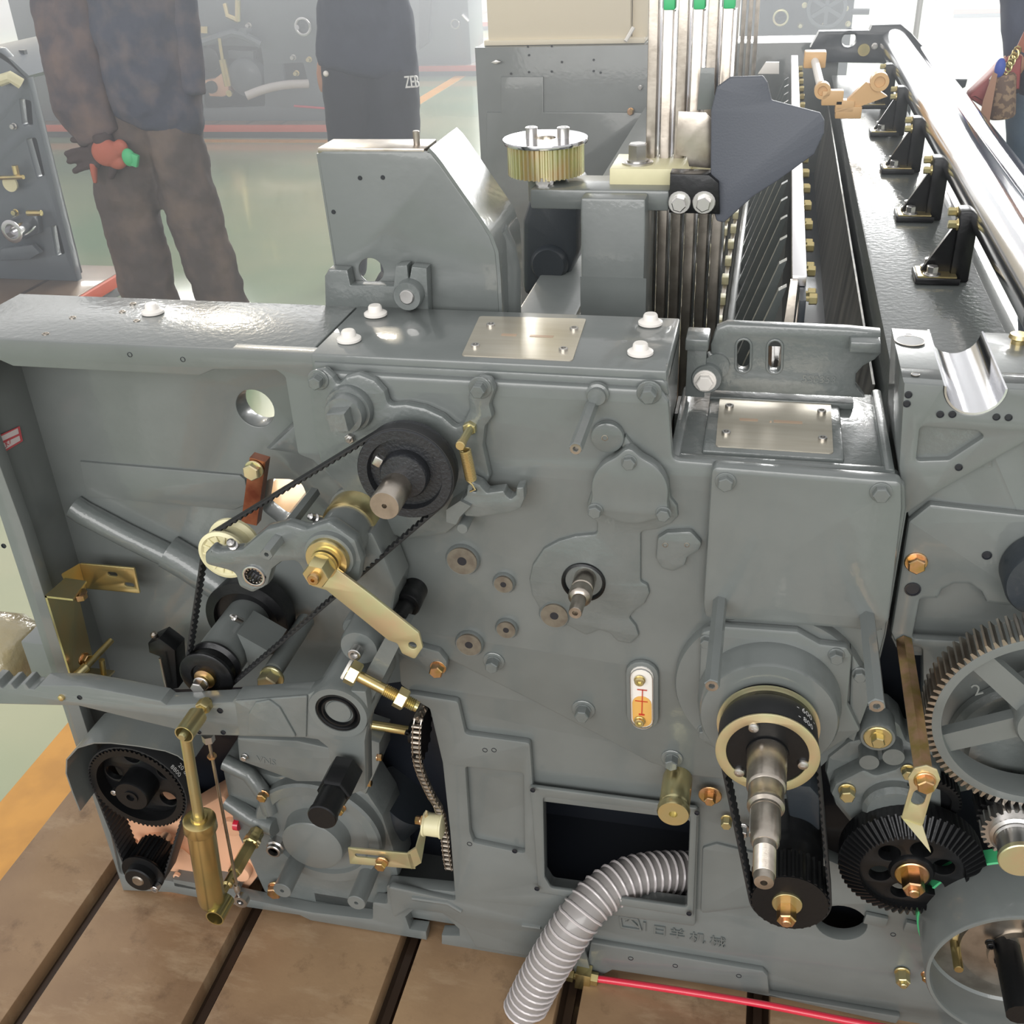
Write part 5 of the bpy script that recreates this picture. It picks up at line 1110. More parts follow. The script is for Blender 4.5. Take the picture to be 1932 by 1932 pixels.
t = thing('sley_with_arms', 'dark sley beam with slanted ribs left of the reed bar', 'sley', (XB - .08, 1.2, .6))
b = B(); b.box((XB - .09, .32, .60), (XB - .03, 2.3, .70), .01); b.done('sley_beam', PAINTC, t)
rb = B(); rb.prism([(-.012, 0, -.012), (-.002, 0, -.006), (-.016, 0, -.06), (-.05, 0, -.20), (-.085, 0, -.24), (-.075, 0, -.19), (-.04, 0, -.09)], (0, .014, 0)); rib_me2 = rb.mesh('sley_arm', PAINTC)
for k in range(16):
    place('sley_arm', rib_me2, t, (XB - .012, .40 + .115 * k, z0 - .02))
b = B(); b.box((XB - .10, .30, .45), (XB - .085, 2.3, .72), .004); b.done('rear_shield', PAINT, t)
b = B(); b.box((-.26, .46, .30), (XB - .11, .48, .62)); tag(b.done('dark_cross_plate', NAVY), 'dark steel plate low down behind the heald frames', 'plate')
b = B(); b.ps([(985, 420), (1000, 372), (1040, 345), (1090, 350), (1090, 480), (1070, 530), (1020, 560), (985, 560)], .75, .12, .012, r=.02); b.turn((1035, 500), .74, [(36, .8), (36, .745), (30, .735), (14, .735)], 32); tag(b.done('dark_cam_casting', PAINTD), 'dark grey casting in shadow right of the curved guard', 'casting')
# tan guide rollers at the far end
def tan(px, Y, r, lab):
    p = P(px[0], px[1], Y); t = thing('tan_guide_clip', lab, 'clip', p)
    k = K(p)
    b = B(); b.turn(px, Y, [(r, Y + .03), (r, Y), (r * .6, Y), (r * .55, Y + .006)], 28); b.done('roller', TAN, t)
    return t, p, k
TAN = mat('tan_plastic', S(214, 174, 122), .45)
t, p, k = tan((1552, 172), 1.55, 15, 'tan plastic roller clip at the far end of the reed bar')
b = B(); b.box(p + Vector((0, 0, -.03)), p + Vector((.045, .03, .0)), .002); b.box(p + Vector((.03, 0, -.045)), p + Vector((.07, .03, -.02)), .002); b.done('arm', TAN, t)
b = B(); b.tube([p + Vector((-.005, .02, .01)), p + Vector((-.015, .22, .03))], .009, 14); b.done('shaft', WHITEP, t)
b = B(); q = p + Vector((-.015, .22, .03)); b.box(q + Vector((-.025, 0, -.015)), q + Vector((.025, .05, .02)), .003); b.done('block', TAN, t)
t, p, k = tan((1660, 155), 1.55, 17, 'tan plastic roller clip beside the chrome roller')
b = B(); b.prism([p + Vector((-.028, .005, .0)), p + Vector((.02, .005, -.03)), p + Vector((-.06, .005, -.06)), p + Vector((-.075, .005, -.05))], (0, .02, 0)); b.box(p + Vector((-.085, 0, -.075)), p + Vector((-.03, .03, -.05)), .002); b.done('arm', TAN, t)
# far side frame
t = thing('far_side_frame', 'far grey side frame of the near loom with stepped panel lines', 'loom', (-.3, 2.5, 0))
b = B(); b.slab([(-.92, 0), (-.92, .946), (.18, .946), (.18, .82), (.40, .82), (.40, 0)], 2.49, .02, .002); b.box((-.92, 2.5, .925), (.18, 2.66, .946), .002); b.done('side_plate', PAINT, t)
b = B(); b.ps([(918, 212), (945, 212), (945, 145), (1025, 145), (1025, 212), (1205, 212), (1225, 215), (1225, 430), (918, 430)], 2.484, .008, .003); b.done('raised_panel', PAINT, t)
for q in ((996, 88), (1041, 87), (998, 104), (964, 139), (998, 136), (1041, 135), (1060, 117), (1120, 113), (1120, 134), (1133, 137), (1120, 247)): bore(t, q, 2.488, 2.2)
b = B(); b.ps([(926, 118), (936, 113), (945, 117), (936, 121)], 2.47, .01, .001); b.done('latch', SILVER, t)
bolt(t, (1190, 210), 2.48, 6, ZINCR, 1.1, .8)
bolt(t, (1208, 165), 2.48, 4, SILVER, 1.1, .8)
a_, c_ = P(921, 70, 2.53), P(1190, 0, 2.53)
t = thing('beige_control_box', 'beige sheet metal control box standing on the far side frame', 'box', Vector(((a_.x + c_.x) / 2, 2.6, .946)))
b = B(); b.box((a_.x, 2.53, .960), (c_.x, 2.80, 1.42), .004); b.done('door_body', BEIGE, t)
b = B(); b.box((a_.x - .012, 2.52, .947), (c_.x + .045, 2.82, .962), .002); b.box((c_.x + .002, 2.56, .960), (c_.x + .05, 2.8, 1.42), .002); b.done('frame', BEIGE, t)
b = B(); b.tube([P(1180, 78, 2.48), P(1195, 52, 2.5)], .006, 8); b.done('white_clip', WHITEP, t)
t = thing('far_roller_bracket', 'dark cast bracket holding the far end of the chrome roller', 'bracket', P(1620, 100, 2.4))
b = B(); b.ps([(1545, 60), (1640, 58), (1645, 48), (1700, 46), (1720, 62), (1735, 80), (1800, 150), (1826, 150), (1822, 165), (1785, 182), (1760, 165), (1720, 130), (1660, 120), (1545, 118), (1528, 90)], 2.40, .05, .006, holes=[pc(1602, 76, 2.4, 13, 20)]); b.done('bracket', PAINTD, t)
b = B(); b.turn((1630, 95), 2.38, [(11, 2.42), (11, 2.385), (6, 2.385)], 24); b.done('ring', BRASS, t)
bolt(t, (1771, 137), 2.395, 6, SILVER, 1.2, .6); bolt(t, (1650, 87), 2.39, 5, SILVER, 1.2, .6)
b = B(); b.ps([(1380, 0), (1398, 0), (1382, 140), (1374, 145)], .9, .002); tag(b.done('clear_plastic_strip', GLASS), 'clear plastic strip hanging behind the heald frames', 'strip')
b = B(); b.ps([(1470, 118), (1445, 118), (1430, 140), (1470, 140)], 2.2, .02, .002); tag(b.done('white_fixing_plate', WHITEP), 'small white fixing plate left of the reed bar far end', 'plate')
# ================================================================== looms and platforms farther back
PAINTB = mat('far_grey_enamel', S(84, 92, 100), .35, 0, .4)
ORP = mat('brown_far_platform', S(120, 100, 84), .4, .1, .2, col2=S(96, 78, 66), nscale=4)
def platform(name, lab, x0, x1, y0, y1, front=True, side=False):
    t = thing(name, lab, 'platform', ((x0 + x1) / 2, y0, -.09))
    b = B(); b.box((x0 + .02, y0 + .02, -.089), (x1 - .02, y1, 0), .003); b.done('iron_top', ORP, t)
    b = B()
    b.box((x0, y0, -.048), (x1, y0 + .02, -.002), .002)
    b.box((x1 - .02, y0 + .02, -.048), (x1, y1, -.002), .002); b.done('orange_edge', ORANGE, t)
    b = B(); b.box((x0 + .01, y0 + .01, -.0895), (x1 - .01, y0 + .015, -.048)); b.box((x1 - .015, y0 + .01, -.0895), (x1 - .01, y1, -.048)); b.done('dark_underside', NAVY, t)
    b = B()
    for k in range(int((x1 - x0) / .26)): b.box((x0 + .13 + .26 * k, y0 + .03, -.002), (x0 + .15 + .26 * k, y1 - .02, .0008))
    b.done('groove_line', IROND, t)['kind'] = 'stuff'
platform('loom_platform', 'brown platform with an orange edge under the loom behind the worker', -5.6, -3.0, 6.3, 7.6)
platform('loom_platform', 'brown platform with an orange edge under the loom at the left border', -5.2, -2.70, 2.2, 3.12)
platform('loom_platform', 'low orange edged platform under the dark loom right of the person in black', -4.2, -2.62, 9.05, 11)
platform('loom_platform', 'orange edged platform at the top right corner of the hall', 1.9, 4.4, 12.9, 15)
platform('loom_platform', 'tiny orange edged platform far behind, left of the beige box', -5.4, -3.35, 12.6, 14)
# loom A behind the worker
YA = 6.45
t = thing('background_loom', 'grey loom side frame behind the worker with a brass damper and a pale hose', 'loom', (-3.5, YA, 0))
b = B(); b.slab([(-5.4, 0.0), (-5.4, 1.25), (-2.6, 1.25), (-2.6, .0)], YA, .03, .003, [rc(U([(377, 85), (492, 88), (497, 120), (500, 200), (385, 205)], YA), .02), rc(U([(532, 120), (572, 118), (580, 150), (538, 155)], YA), .01)]); b.done('side_plate', PAINTB, t)
b = B(); b.box((-5.38, YA + .35, 0.02), (-2.62, YA + .37, 1.2)); b.done('inner_panel', NAVY, t)
b = B(); b.turn((460, 147), YA - .02, [(34, YA + .1), (34, YA), (28, YA - .02), (14, YA - .03)], 28); b.ps([(430, 95), (478, 97), (478, 112), (430, 110)], YA + .05, .05, .004); b.done('gearbox', PAINTB, t)
b = B(); b.ps([(385, 152), (402, 150), (418, 138), (430, 145), (432, 178), (420, 183), (395, 182)], YA - .02, .1, .01); b.done('motor', PEACH, t)
b = B(); b.turn((397, 165), YA - .05, [(11, YA - .02), (11, YA - .05), (5, YA - .052)], 20); b.turn((393, 112), YA - .04, [(22, YA), (22, YA - .04), (19, YA - .045)], 24); b.done('pulley', BLACK, t)
b = B(); b.tube([P(414, 72, YA - .12), P(420, 112, YA - .12)], .013, 10); b.tube([P(420, 112, YA - .12), P(431, 162, YA - .12)], .028, 12); b.turn((433, 176), YA - .1, [(6, YA - .09), (6, YA - .11)], 14); b.done('damper', BRASS, t)
b = B(); b.tube(spline([P(465, 181, YA - .2), P(500, 168, YA - .15), P(540, 160, YA - .08), P(582, 158, YA)], 5), .03, 12); b.done('hose', HOSER, t)
b = B(); b.slab(pc(572, 50, YA - .06, 17, 24), YA - .07, .05, .003, [pc(572, 50, YA - .06, 12, 24)]); b.tube([P(572, 50, YA), P(560, 52, YA - .22)], .016, 10); b.done('ring_pulley', CHROME, t)
b = B(); b.tube([P(372, 84, YA - .05), P(440, 62, YA - .08), P(458, 66, YA - .08), P(492, 84, YA - .05)], .03, 8); b.turn((457, 62), YA - .1, [(9, YA), (9, YA - .1)], 18); b.done('rocker_arm', PAINTB, t)
b = B(); b.tube([P(425, 8, YA - .05), P(430, 30, YA - .08), P(448, 38, YA - .1)], .018, 8); b.tube([P(449, 0, YA - .1), P(449, 40, YA - .1)], .02, 10); b.ps([(367, 50), (391, 50), (391, 63), (367, 62)], YA - .02, .01); b.done('yellow_lever', ZINC, t)
for q in ((554, 108), (584, 112), (470, 48), (560, 138)): bolt(t, q, YA - .01, 4, SILVER if q[0] < 560 else ZINC, 1.3, 1.2)
b = B(); b.tube([P(555, 200, YA - .02), P(620, 205, YA - .02)], .008, 8); b.done('red_tube', REDT, t)
# loom at the left border
YL = 2.9
xr_ = P(150, 548, YL).x
t = thing('background_loom', 'tall grey loom end frame with long slots at the left border', 'loom', (xr_ - .4, YL, 0))
b = B()
sl = [rc(U(h, YL), .01) for h in ([(36, 186), (58, 190), (62, 236), (42, 238)], [(49, 262), (68, 260), (84, 330), (70, 338)], [(96, 428), (108, 424), (122, 478), (106, 486)])]
b.slab([(xr_ - 1.0, 0), (xr_ - 1.0, 1.05)] + U([(0, 92), (52, 148), (56, 165)], YL) + [(xr_, .0)], YL, .04, .003, sl); b.done('side_plate', PAINTB, t)
b = B(); b.box((xr_ - .98, YL + .1, 0), (xr_ - .05, YL + .12, .9)); b.done('inner_panel', PAINTD, t)
b = B(); b.turn((22, 437), YL - .14, [(22, YL), (22, YL - .139), (20, YL - .141), (14, YL - .141), (13, YL - .1)], 28); b.done('roller_tube', CHROME, t)
b = B(); b.ps([(36, 410), (70, 405), (75, 440), (40, 455)], YL - .03, .03, .004); b.ps([(0, 470), (60, 462), (75, 478), (55, 490), (0, 492)], YL - .05, .03, .006); b.done('bracket', PAINTB, t)
b = B(); b.turn((18, 347), YL - .05, [(15, YL - .04), (15, YL - .05)], 24); b.done('white_disc', NYLON, t)
b = B(); b.tube([P(28, 312, YL - .06), P(33, 334, YL - .06)], .013, 8); b.tube([P(-10, 336, YL - .06), P(44, 334, YL - .08)], .009, 8); b.tube([P(52, 402, YL - .08), P(78, 402, YL - .08)], .012, 8); b.done('brass_pin', BRASS, t)
b = B(); b.strip([P(-20, 96, YL), P(20, 122, YL), P(50, 150, YL)], [P(-20, 96, YL) + Vector((0, .3, 0)), P(20, 122, YL) + Vector((0, .3, 0)), P(50, 150, YL) + Vector((0, .3, 0))], .02); b.done('sloped_cover', PAINTB, t)
b = B(); b.tube([P(0, 152, YL - .03), P(20, 145, YL - .05), P(40, 158, YL - .03)], .022, 10); b.done('cream_fitting', NYLON, t)
bolt(t, (27, 238), YL - .005, 5, SILVER, 1.2, .8); bolt(t, (30, 400), YL - .02, 5, ZINC, 1.2, .9)
# dark loom to the right of the person in black
YC = 9.15
t = thing('background_loom', 'dark blue grey loom end with a bright ring, right of the person in black', 'loom', (-3.0, YC, 0))
xa, xb = P(815, 60, YC).x, P(886, 60, YC).x
b = B(); b.box((xa - .6, YC, 0), (xb, YC + .5, 1.2), .01); b.done('side_plate', PAINTB, t)
b = B(); b.slab(pc(859, 45, YC - .05, 9, 20), YC - .06, .05, .003, [pc(859, 45, YC - .05, 6.5, 20)]); b.tube([P(872, 28, YC - .05), P(884, 40, YC - .05)], .015, 8); b.done('ring_pulley', CHROME, t)
b = B(); b.ps([(790, 0), (813, 0), (808, 80), (790, 95)], YC - .1, .08, .01); b.done('open_bay', NAVY, t)
# loom beyond the heald frames
YD_ = 7.1
t = thing('background_loom', 'dark loom with a spoked gear and yellow rings, beyond the heald frames', 'loom', (.2, YD_, 0))
b = B(); b.box((P(1395, 60, YD_).x, YD_, 0), (P(1606, 60, YD_).x, YD_ + .4, 1.1), .01); b.done('side_plate', PAINTD, t)
for q, r, r2 in (((1473, 33), 15, 11),): b = B(); b.slab(pc(q[0], q[1], YD_ - .1, r, 28), YD_ - .12, .05, .003, [pc(q[0], q[1], YD_ - .1, r2, 24)]); b.done('yellow_ring', ZINCG, t)
b = B(); b.turn((1473, 35), YD_ - .1, [(10, YD_), (10, YD_ - .08), (4, YD_ - .15)], 24); b.done('hub', BLACK, t)
gx3, gz3, gk3 = XZ((1560, 15), YD_ - .1)
b = B(); b.slab(circ(gx3, gz3, 37 * gk3, 40), YD_ - .1, .04, .003, [circ(gx3, gz3, 30 * gk3, 36)]); 
for k in range(3): b.obox((gx3, YD_ - .08, gz3), (70 * gk3, .03, 7 * gk3), (0, 30 + 60 * k, 0))
b.turn((1558, 18), YD_ - .11, [(6, YD_), (6, YD_ - .12)], 18); b.done('spoked_gear', PAINTB, t)
for q in ((1510, 48), (1518, 80), (1510, 48), (1453, 90), (1555, 48), (1600, 45), (1518, 10), (1596, 16)): bolt(t, q, YD_ - .01, 4, ZINCG, 1.3, 1.3)
b = B(); b.tube([P(1606, 22, YD_), P(1640, 22, YD_)], .02, 8); b.done('dark_bar', BLACK, t)
b = B(); b.tube([(P(1727, 70, 5).x, 5, -.09), (P(1727, 70, 5).x, 5, 1.6)], .014, 14); tag(b.done('upright_post', SILVER), 'thin upright steel post beyond the chrome roller', 'post')
# wrapped beam at the left border
t = thing('wrapped_grey_beam', 'grey bar with its end wrapped in crinkled plastic film at the left border', 'beam', P(40, 1240, .3))
b = B(); a_, c_ = P(38, 1210, .2), P(150, 1295, .2); b.box((a_.x, .2, c_.z), (c_.x, .30, a_.z), .003); b.done('bar', PAINT, t)
FILM = mat('crinkled_tan_film', S(150, 138, 104), .18, 0, .8, bump=1.0, bscale=70, col2=S(150, 140, 110), nscale=50)
b = B(); q = P(12, 1222, .25); b.loft([[q + Vector((dx, .075 * r * cos(2 * pi * k / 20), .052 * r * sin(2 * pi * k / 20) + dz)) for k in range(20)] for dx, r, dz in ((-.12, .9, .01), (-.06, 1.0, .0), (-.0, 1.05, -.004), (.03, .92, -.01), (.045, .8, -.01))]); b.done('plastic_film', FILM, t, ang=80)
floorline([(-2.60, 2.0), (-2.60, 3.05)], 'trim_4', .10)
# ================================================================== people
JK = mat('dusty_dark_jacket', S(64, 68, 84), .85, col2=S(108, 98, 100), nscale=11, mix=(.45, .75), bump=.4, bscale=60)
TR = mat('dusty_brown_grey_trousers', S(80, 71, 69), .85, col2=S(114, 98, 90), nscale=9, mix=(.45, .75), bump=.4, bscale=60)
SK = mat('skin', S(186, 140, 116), .5)
GLV = mat('dark_work_glove', S(66, 54, 54), .8)
ORG = mat('orange_coated_glove', S(172, 92, 72), .7, bump=.4, bscale=80)
HAIR = mat('black_hair', S(24, 22, 22), .6)
SHOE = mat('black_shoe', S(30, 30, 32), .5)
def fuse(b, name, m, parent, vox, smooth=6, wrinkle=0.0, label=None):
    me = b.mesh(name, m, 180)
    o = bpy.data.objects.new('tmp', me); COL.objects.link(o)
    r = o.modifiers.new('r', 'REMESH'); r.mode = 'VOXEL'; r.voxel_size = vox; r.use_smooth_shade = True
    s = o.modifiers.new('s', 'SMOOTH'); s.factor = .5; s.iterations = smooth
    if wrinkle:
        tx_ = bpy.data.textures.new('w', 'CLOUDS'); tx_.noise_scale = .075
        d = o.modifiers.new('d', 'DISPLACE'); d.texture = tx_; d.strength = wrinkle; d.mid_level = .5
    bpy.context.view_layer.update()
    dg = bpy.context.evaluated_depsgraph_get()
    me2 = bpy.data.meshes.new_from_object(o.evaluated_get(dg)); bpy.data.objects.remove(o)
    me2.shade_smooth(); me2.materials.clear(); me2.materials.append(m); me2.name = name
    return place(name, me2, parent, None, label)
def limb(b, pts, n=16, flat=1.0):
    """pts: [(Vector, rx, ry)] stacked rings joined to one tapered limb"""
    rings = []
    for i, (c, rx, ry) in enumerate(pts):
        a = pts[max(i - 1, 0)][0]; d = pts[min(i + 1, len(pts) - 1)][0]; t_ = (d - a).normalized()
        u = Vector((1, 0, 0)); u = (u - t_ * u.dot(t_)).normalized(); v = t_.cross(u)
        rings.append([c + u * rx * cos(2 * pi * k / n) + v * ry * sin(2 * pi * k / n) for k in range(n)])
    b.loft(rings); return b
def row(y, xl, xr, Y, dep, dy=0.0):
    a, c = P(xl, y, Y), P(xr, y, Y); return ((a + c) / 2 + Vector((0, dy, 0)), (c - a).length / 2, dep)
def head(parent, c, look=0.0):
    b = B(); b.sphere(c, .098, (.80, .98, 1.18), 24, 16)
    b.lathe(c + Vector((0, 0, -.20)), (0, 0, 1), [(.062, 0), (.055, .06), (.055, .14)], 18)
    Rz = Matrix.Rotation(look, 3, 'Z')
    f = lambda x, y, z: c + Rz @ Vector((x, y, z))
    b.lathe(f(0, -.092, .01), Rz @ Vector((0, -.6, -.6)), [(.006, 0), (.012, .028), (.005, .036)], 12)
    b.sphere(f(-.078, 0, -.005), .03, (.35, .6, 1)); b.sphere(f(.078, 0, -.005), .03, (.35, .6, 1)); b.sphere(f(0, -.055, -.085), .035, (1, .9, .7))
    fuse(b, 'head', SK, parent, .006, 3)
    b = B()
    for s_ in (-1, 1): b.sphere(f(.032 * s_, -.086, .018), .011, (1.2, .6, .7), 12, 8)
    b.done('eyes', WHITEP, parent)
    b = B(); b.sphere(f(0, -.088, -.048), .02, (1.1, .45, .3), 14, 8); b.done('mouth', mat('lips', S(160, 96, 88), .5), parent)
    b = B(); b.sphere(f(0, .018, .035), .104, (.86, 1.0, 1.08), 24, 16); b.done('hair', HAIR, parent)
def fingers(b, base, dirs, lens, r, curl):
    for q, d, L in zip(base, dirs, lens):
        d = d.normalized(); p1 = q + d * L * .45; d2 = (d + curl).normalized(); p2 = p1 + d2 * L * .3; d3 = (d2 + curl).normalized(); p3 = p2 + d3 * L * .25
        b.tube([q - d * .02, q, p1, p2, p3, p3 + d3 * r * .5], lambda i: r * (1.1, 1.08, 1.0, .94, .82, .4)[i], 10)
# worker, seen from chest to shin
YW = 2.6
t = thing('person', 'person in a dusty dark work jacket and brown trousers, orange glove on one hand', 'person', (P(300, 400, YW).x, YW, -.09))
b = B()
limb(b, [row(232, 205, 376, YW, .11), row(205, 203, 380, YW, .125), row(150, 190, 368, YW, .135), row(80, 176, 356, YW, .14), row(0, 172, 352, YW, .145), row(-90, 165, 350, YW, .14), row(-170, 165, 345, YW, .125), row(-205, 200, 315, YW, .09), row(-225, 228, 285, YW, .06)], 28)
fuse(b, 'jacket', JK, t, .014, 4, .030); b = B()
limb(b, [row(262, 148, 232, YW - .10, .045), row(200, 98, 208, YW - .11, .058), row(110, 80, 192, YW - .10, .062), row(0, 60, 176, YW - .05, .068), row(-90, 60, 180, YW, .072), row(-160, 95, 200, YW, .07), row(-185, 140, 230, YW, .05)], 18)
fuse(b, 'sleeve', mat('dusty_brown_sleeve', S(72, 66, 74), .85, col2=S(110, 92, 88), nscale=12, mix=(.4, .7), bump=.4, bscale=60), t, .010, 4, .016); b = B()
limb(b, [row(180, 330, 388, YW - .02, .04), row(110, 318, 382, YW, .055), row(0, 300, 368, YW, .065), row(-90, 300, 372, YW, .068), row(-160, 290, 360, YW, .065), row(-185, 270, 340, YW, .05)], 18)
fuse(b, 'sleeve', JK, t, .010, 4, .014)
b = B()
limb(b, [row(618, 256, 350, YW, .062), row(600, 246, 346, YW, .066), row(565, 234, 335, YW, .066), row(478, 212, 318, YW, .07), row(410, 192, 300, YW, .075), row(323, 174, 300, YW, .09), row(250, 190, 300, YW, .10), row(200, 205, 300, YW, .10)], 22)
limb(b, [row(622, 396, 492, YW + .04, .062), row(600, 386, 482, YW + .04, .066), row(565, 372, 465, YW + .03, .066), row(450, 332, 430, YW + .02, .072), row(383, 308, 410, YW + .01, .08), row(300, 290, 388, YW, .09), row(250, 280, 374, YW, .10), row(200, 270, 372, YW, .10)], 22)
fuse(b, 'trousers', TR, t, .011, 4, .026)
for (xl, xr, dy) in ((250, 350, 0), (392, 492, .04)):
    a_, r_, _ = row(630, xl, xr, YW + dy, .1); b = B(); b.loft([[Vector((a_.x + .047 * s_ * cos(k * pi / 8), a_.y - .16 + yy, -.088 + h + h * sin(k * pi / 8))) for k in range(16)] for yy, s_, h in ((0, .5, .018), (.03, .9, .028), (.10, 1.0, .036), (.18, .85, .045), (.24, .7, .04), (.25, .5, .03))]); b.done('shoe', SHOE, t)
head(t, P(255, -300, YW))
YH = YW - .12
c = P(205, 288, YH)
b = B(); b.sphere(c, .050, (1.0, .5, .95), 20, 14); b.sphere(P(188, 285, YH), .042, (1, .5, 1), 16, 12); b.tube([P(190, 250, YH), c], .036, 14)
fingers(b, [P(182, 270, YH), P(176, 284, YH), P(176, 297, YH), P(180, 310, YH)], [P(128, 256, YH) - P(182, 270, YH), P(115, 284, YH) - P(176, 284, YH), P(118, 300, YH) - P(176, 297, YH), P(122, 322, YH) - P(180, 310, YH)], [.090, .108, .100, .092], .0135, Vector((0, -.12, -.12)))
fingers(b, [P(215, 300, YH)], [P(214, 345, YH) - P(215, 300, YH)], [.07], .015, Vector((-.2, -.1, 0)))
fuse(b, 'gloved_hand', GLV, t, .006, 3, 0, 'hand in a dark work glove, fingers spread')
b = B(); b.sphere(c + Vector((.0, -.016, .004)), .055, (1.0, .5, .88), 20, 14); b.sphere(P(222, 306, YH - .01), .036, (1, .6, .7), 14, 10); b.sphere(P(228, 278, YH - .01), .028, (1, .6, 1), 14, 10); b.tube([P(176, 308, YH - .005), P(178, 330, YH - .005), P(180, 346, YH - .005)], lambda i: (.015, .012, .007)[i], 10); fuse(b, 'orange_palm', ORG, t, .005, 2, 0, 'orange coated palm of the glove')
b = B(); b.sphere(P(243, 297, YH - .02), .028, (.9, .6, 1.1), 16, 12); b.obox(P(254, 302, YH - .02), (.03, .02, .045), (0, 20, 0), .006); tag(b.done('green_plastic_scrap', GREENP), 'small green plastic piece held in the orange glove', 'scrap')
b = B(); q = P(364, 196, YW + .07); b.sphere(q, .036, (.7, .6, 1), 16, 12); fingers(b, [q + Vector((.0 + .016 * k - .024, -.01, -.03)) for k in range(4)], [Vector((0, -.1, -1))] * 4, [.05, .06, .056, .05], .010, Vector((0, -.2, 0))); fingers(b, [q + Vector((-.025, -.02, 0))], [Vector((-.4, -.3, -1))], [.05], .011, Vector((0, 0, -.2))); b.tube([q, q + Vector((0, 0, .08))], .026, 12); fuse(b, 'gloved_hand', mat('red_brown_glove', S(120, 50, 50), .8), t, .005, 3, 0, 'hand in a red brown glove')
# person in black
YP2 = 3.3
t = thing('person', 'person in a dark navy jacket and black trousers with white lettering on the leg', 'person', (P(695, 200, YP2).x, YP2, -.09))
NJ = mat('navy_jacket', S(46, 52, 70), .8, bump=.3, bscale=60); BT = mat('black_blue_trousers', S(34, 38, 52), .75)
b = B()
limb(b, [row(136, 602, 786, YP2, .12), row(124, 600, 790, YP2, .14), row(60, 606, 768, YP2, .14), row(0, 614, 745, YP2, .14), row(-80, 608, 750, YP2, .14), row(-140, 620, 740, YP2, .12), row(-165, 655, 705, YP2, .08)], 28)
limb(b, [row(110, 752, 788, YP2 - .02, .04), row(50, 742, 782, YP2 - .02, .055), row(-30, 722, 764, YP2, .06), row(-130, 705, 750, YP2, .06)], 16)
limb(b, [row(110, 596, 624, YP2 - .02, .04), row(50, 598, 632, YP2 - .02, .05), row(-30, 602, 642, YP2, .055), row(-130, 612, 655, YP2, .06)], 16)
fuse(b, 'jacket', NJ, t, .016, 4, .016)
b = B()
limb(b, [row(522, 642, 690, YP2, .06), row(490, 638, 692, YP2, .065), row(400, 630, 704, YP2, .075), row(260, 620, 712, YP2, .09), row(180, 612, 720, YP2, .11), row(120, 608, 720, YP2, .11)], 20)
limb(b, [row(522, 720, 772, YP2 - .03, .06), row(490, 718, 776, YP2 - .03, .065), row(400, 712, 786, YP2 - .02, .075), row(260, 704, 792, YP2, .09), row(180, 690, 790, YP2, .11), row(120, 690, 788, YP2, .11)], 20)
fuse(b, 'trousers', BT, t, .016, 4, .012)
for xx in (664, 744):
    a_ = P(xx, 525, YP2); b = B(); b.loft([[Vector((a_.x + .05 * s_ * cos(k * pi / 8), a_.y - .16 + yy, -.088 + h + h * sin(k * pi / 8))) for k in range(16)] for yy, s_, h in ((0, .5, .018), (.03, .9, .028), (.10, 1.0, .036), (.18, .85, .045), (.24, .7, .04), (.25, .5, .03))]); b.done('shoe', SHOE, t)
head(t, P(680, -235, YP2))
for xx in (610, 772):
    q = P(xx, 128, YP2 - .03); b = B(); b.sphere(q, .034, (.8, .6, 1.1), 14, 10); fingers(b, [q + Vector((.014 * k - .021, -.005, -.03)) for k in range(4)], [Vector((0, 0, -1))] * 4, [.06, .068, .064, .05], .009, Vector((0, .25, 0))); fingers(b, [q + Vector((.02, -.01, 0))], [Vector((.5, -.2, -1))], [.05], .010, Vector((0, 0, -.2))); 
    if xx > 700: pass
    else: fuse(b, 'hand', SK, t, .006, 2)
b = B(); M_ = Matrix.Translation(P(765, 166, YP2 - .118)) @ Matrix.Rotation(-.05, 4, 'Y') @ Matrix.Diagonal((.55, 1, 1, 1)) @ Matrix(((1, 0, 0, 0), (0, 0, -1, 0), (0, 1, 0, 0), (0, 0, 0, 1))) @ Matrix.Shear('XZ', 4, (0, 0))
b.text('ZEB', .062, .004, M_); b.done('printed_lettering', WHITEINK, t)
b = B(); b.sphere(P(615, 139, YP2 - .12), .011); b.done('white_button', WHITEP, t)
# person at the right border
YR = 1.95
t = thing('person', 'person in jeans at the right border, carrying a bag', 'person', (P(1990, 300, YR).x, YR, -.09))
JN = mat('light_blue_jeans', S(108, 128, 148), .8, col2=S(86, 108, 130), nscale=6, bump=.3); DJ = mat('dark_coat', S(70, 76, 92), .8, bump=.2)
b = B(); limb(b, [row(825, 1935, 2030, YR, .08), row(700, 1925, 2030, YR, .08), row(480, 1915, 2035, YR, .085), row(350, 1903, 2035, YR, .095), row(220, 1896, 2040, YR, .11), row(150, 1900, 2050, YR, .12)], 22)
limb(b, [row(825, 2045, 2140, YR + .05, .08), row(480, 2030, 2140, YR, .085), row(300, 2010, 2130, YR, .1), row(150, 2000, 2120, YR, .12)], 22); fuse(b, 'jeans', JN, t, .015, 4, .012)
b = B(); limb(b, [row(185, 1902, 2125, YR, .14), row(60, 1905, 2110, YR, .14), row(-120, 1905, 2115, YR, .14), row(-200, 1930, 2090, YR, .11), row(-235, 1980, 2040, YR, .07)], 26)
limb(b, [row(115, 1893, 1935, YR - .06, .035), row(60, 1890, 1945, YR - .05, .05), row(-40, 1884, 1940, YR - .02, .055), row(-180, 1900, 1965, YR, .06)], 16); fuse(b, 'coat', DJ, t, .015, 4, .012)
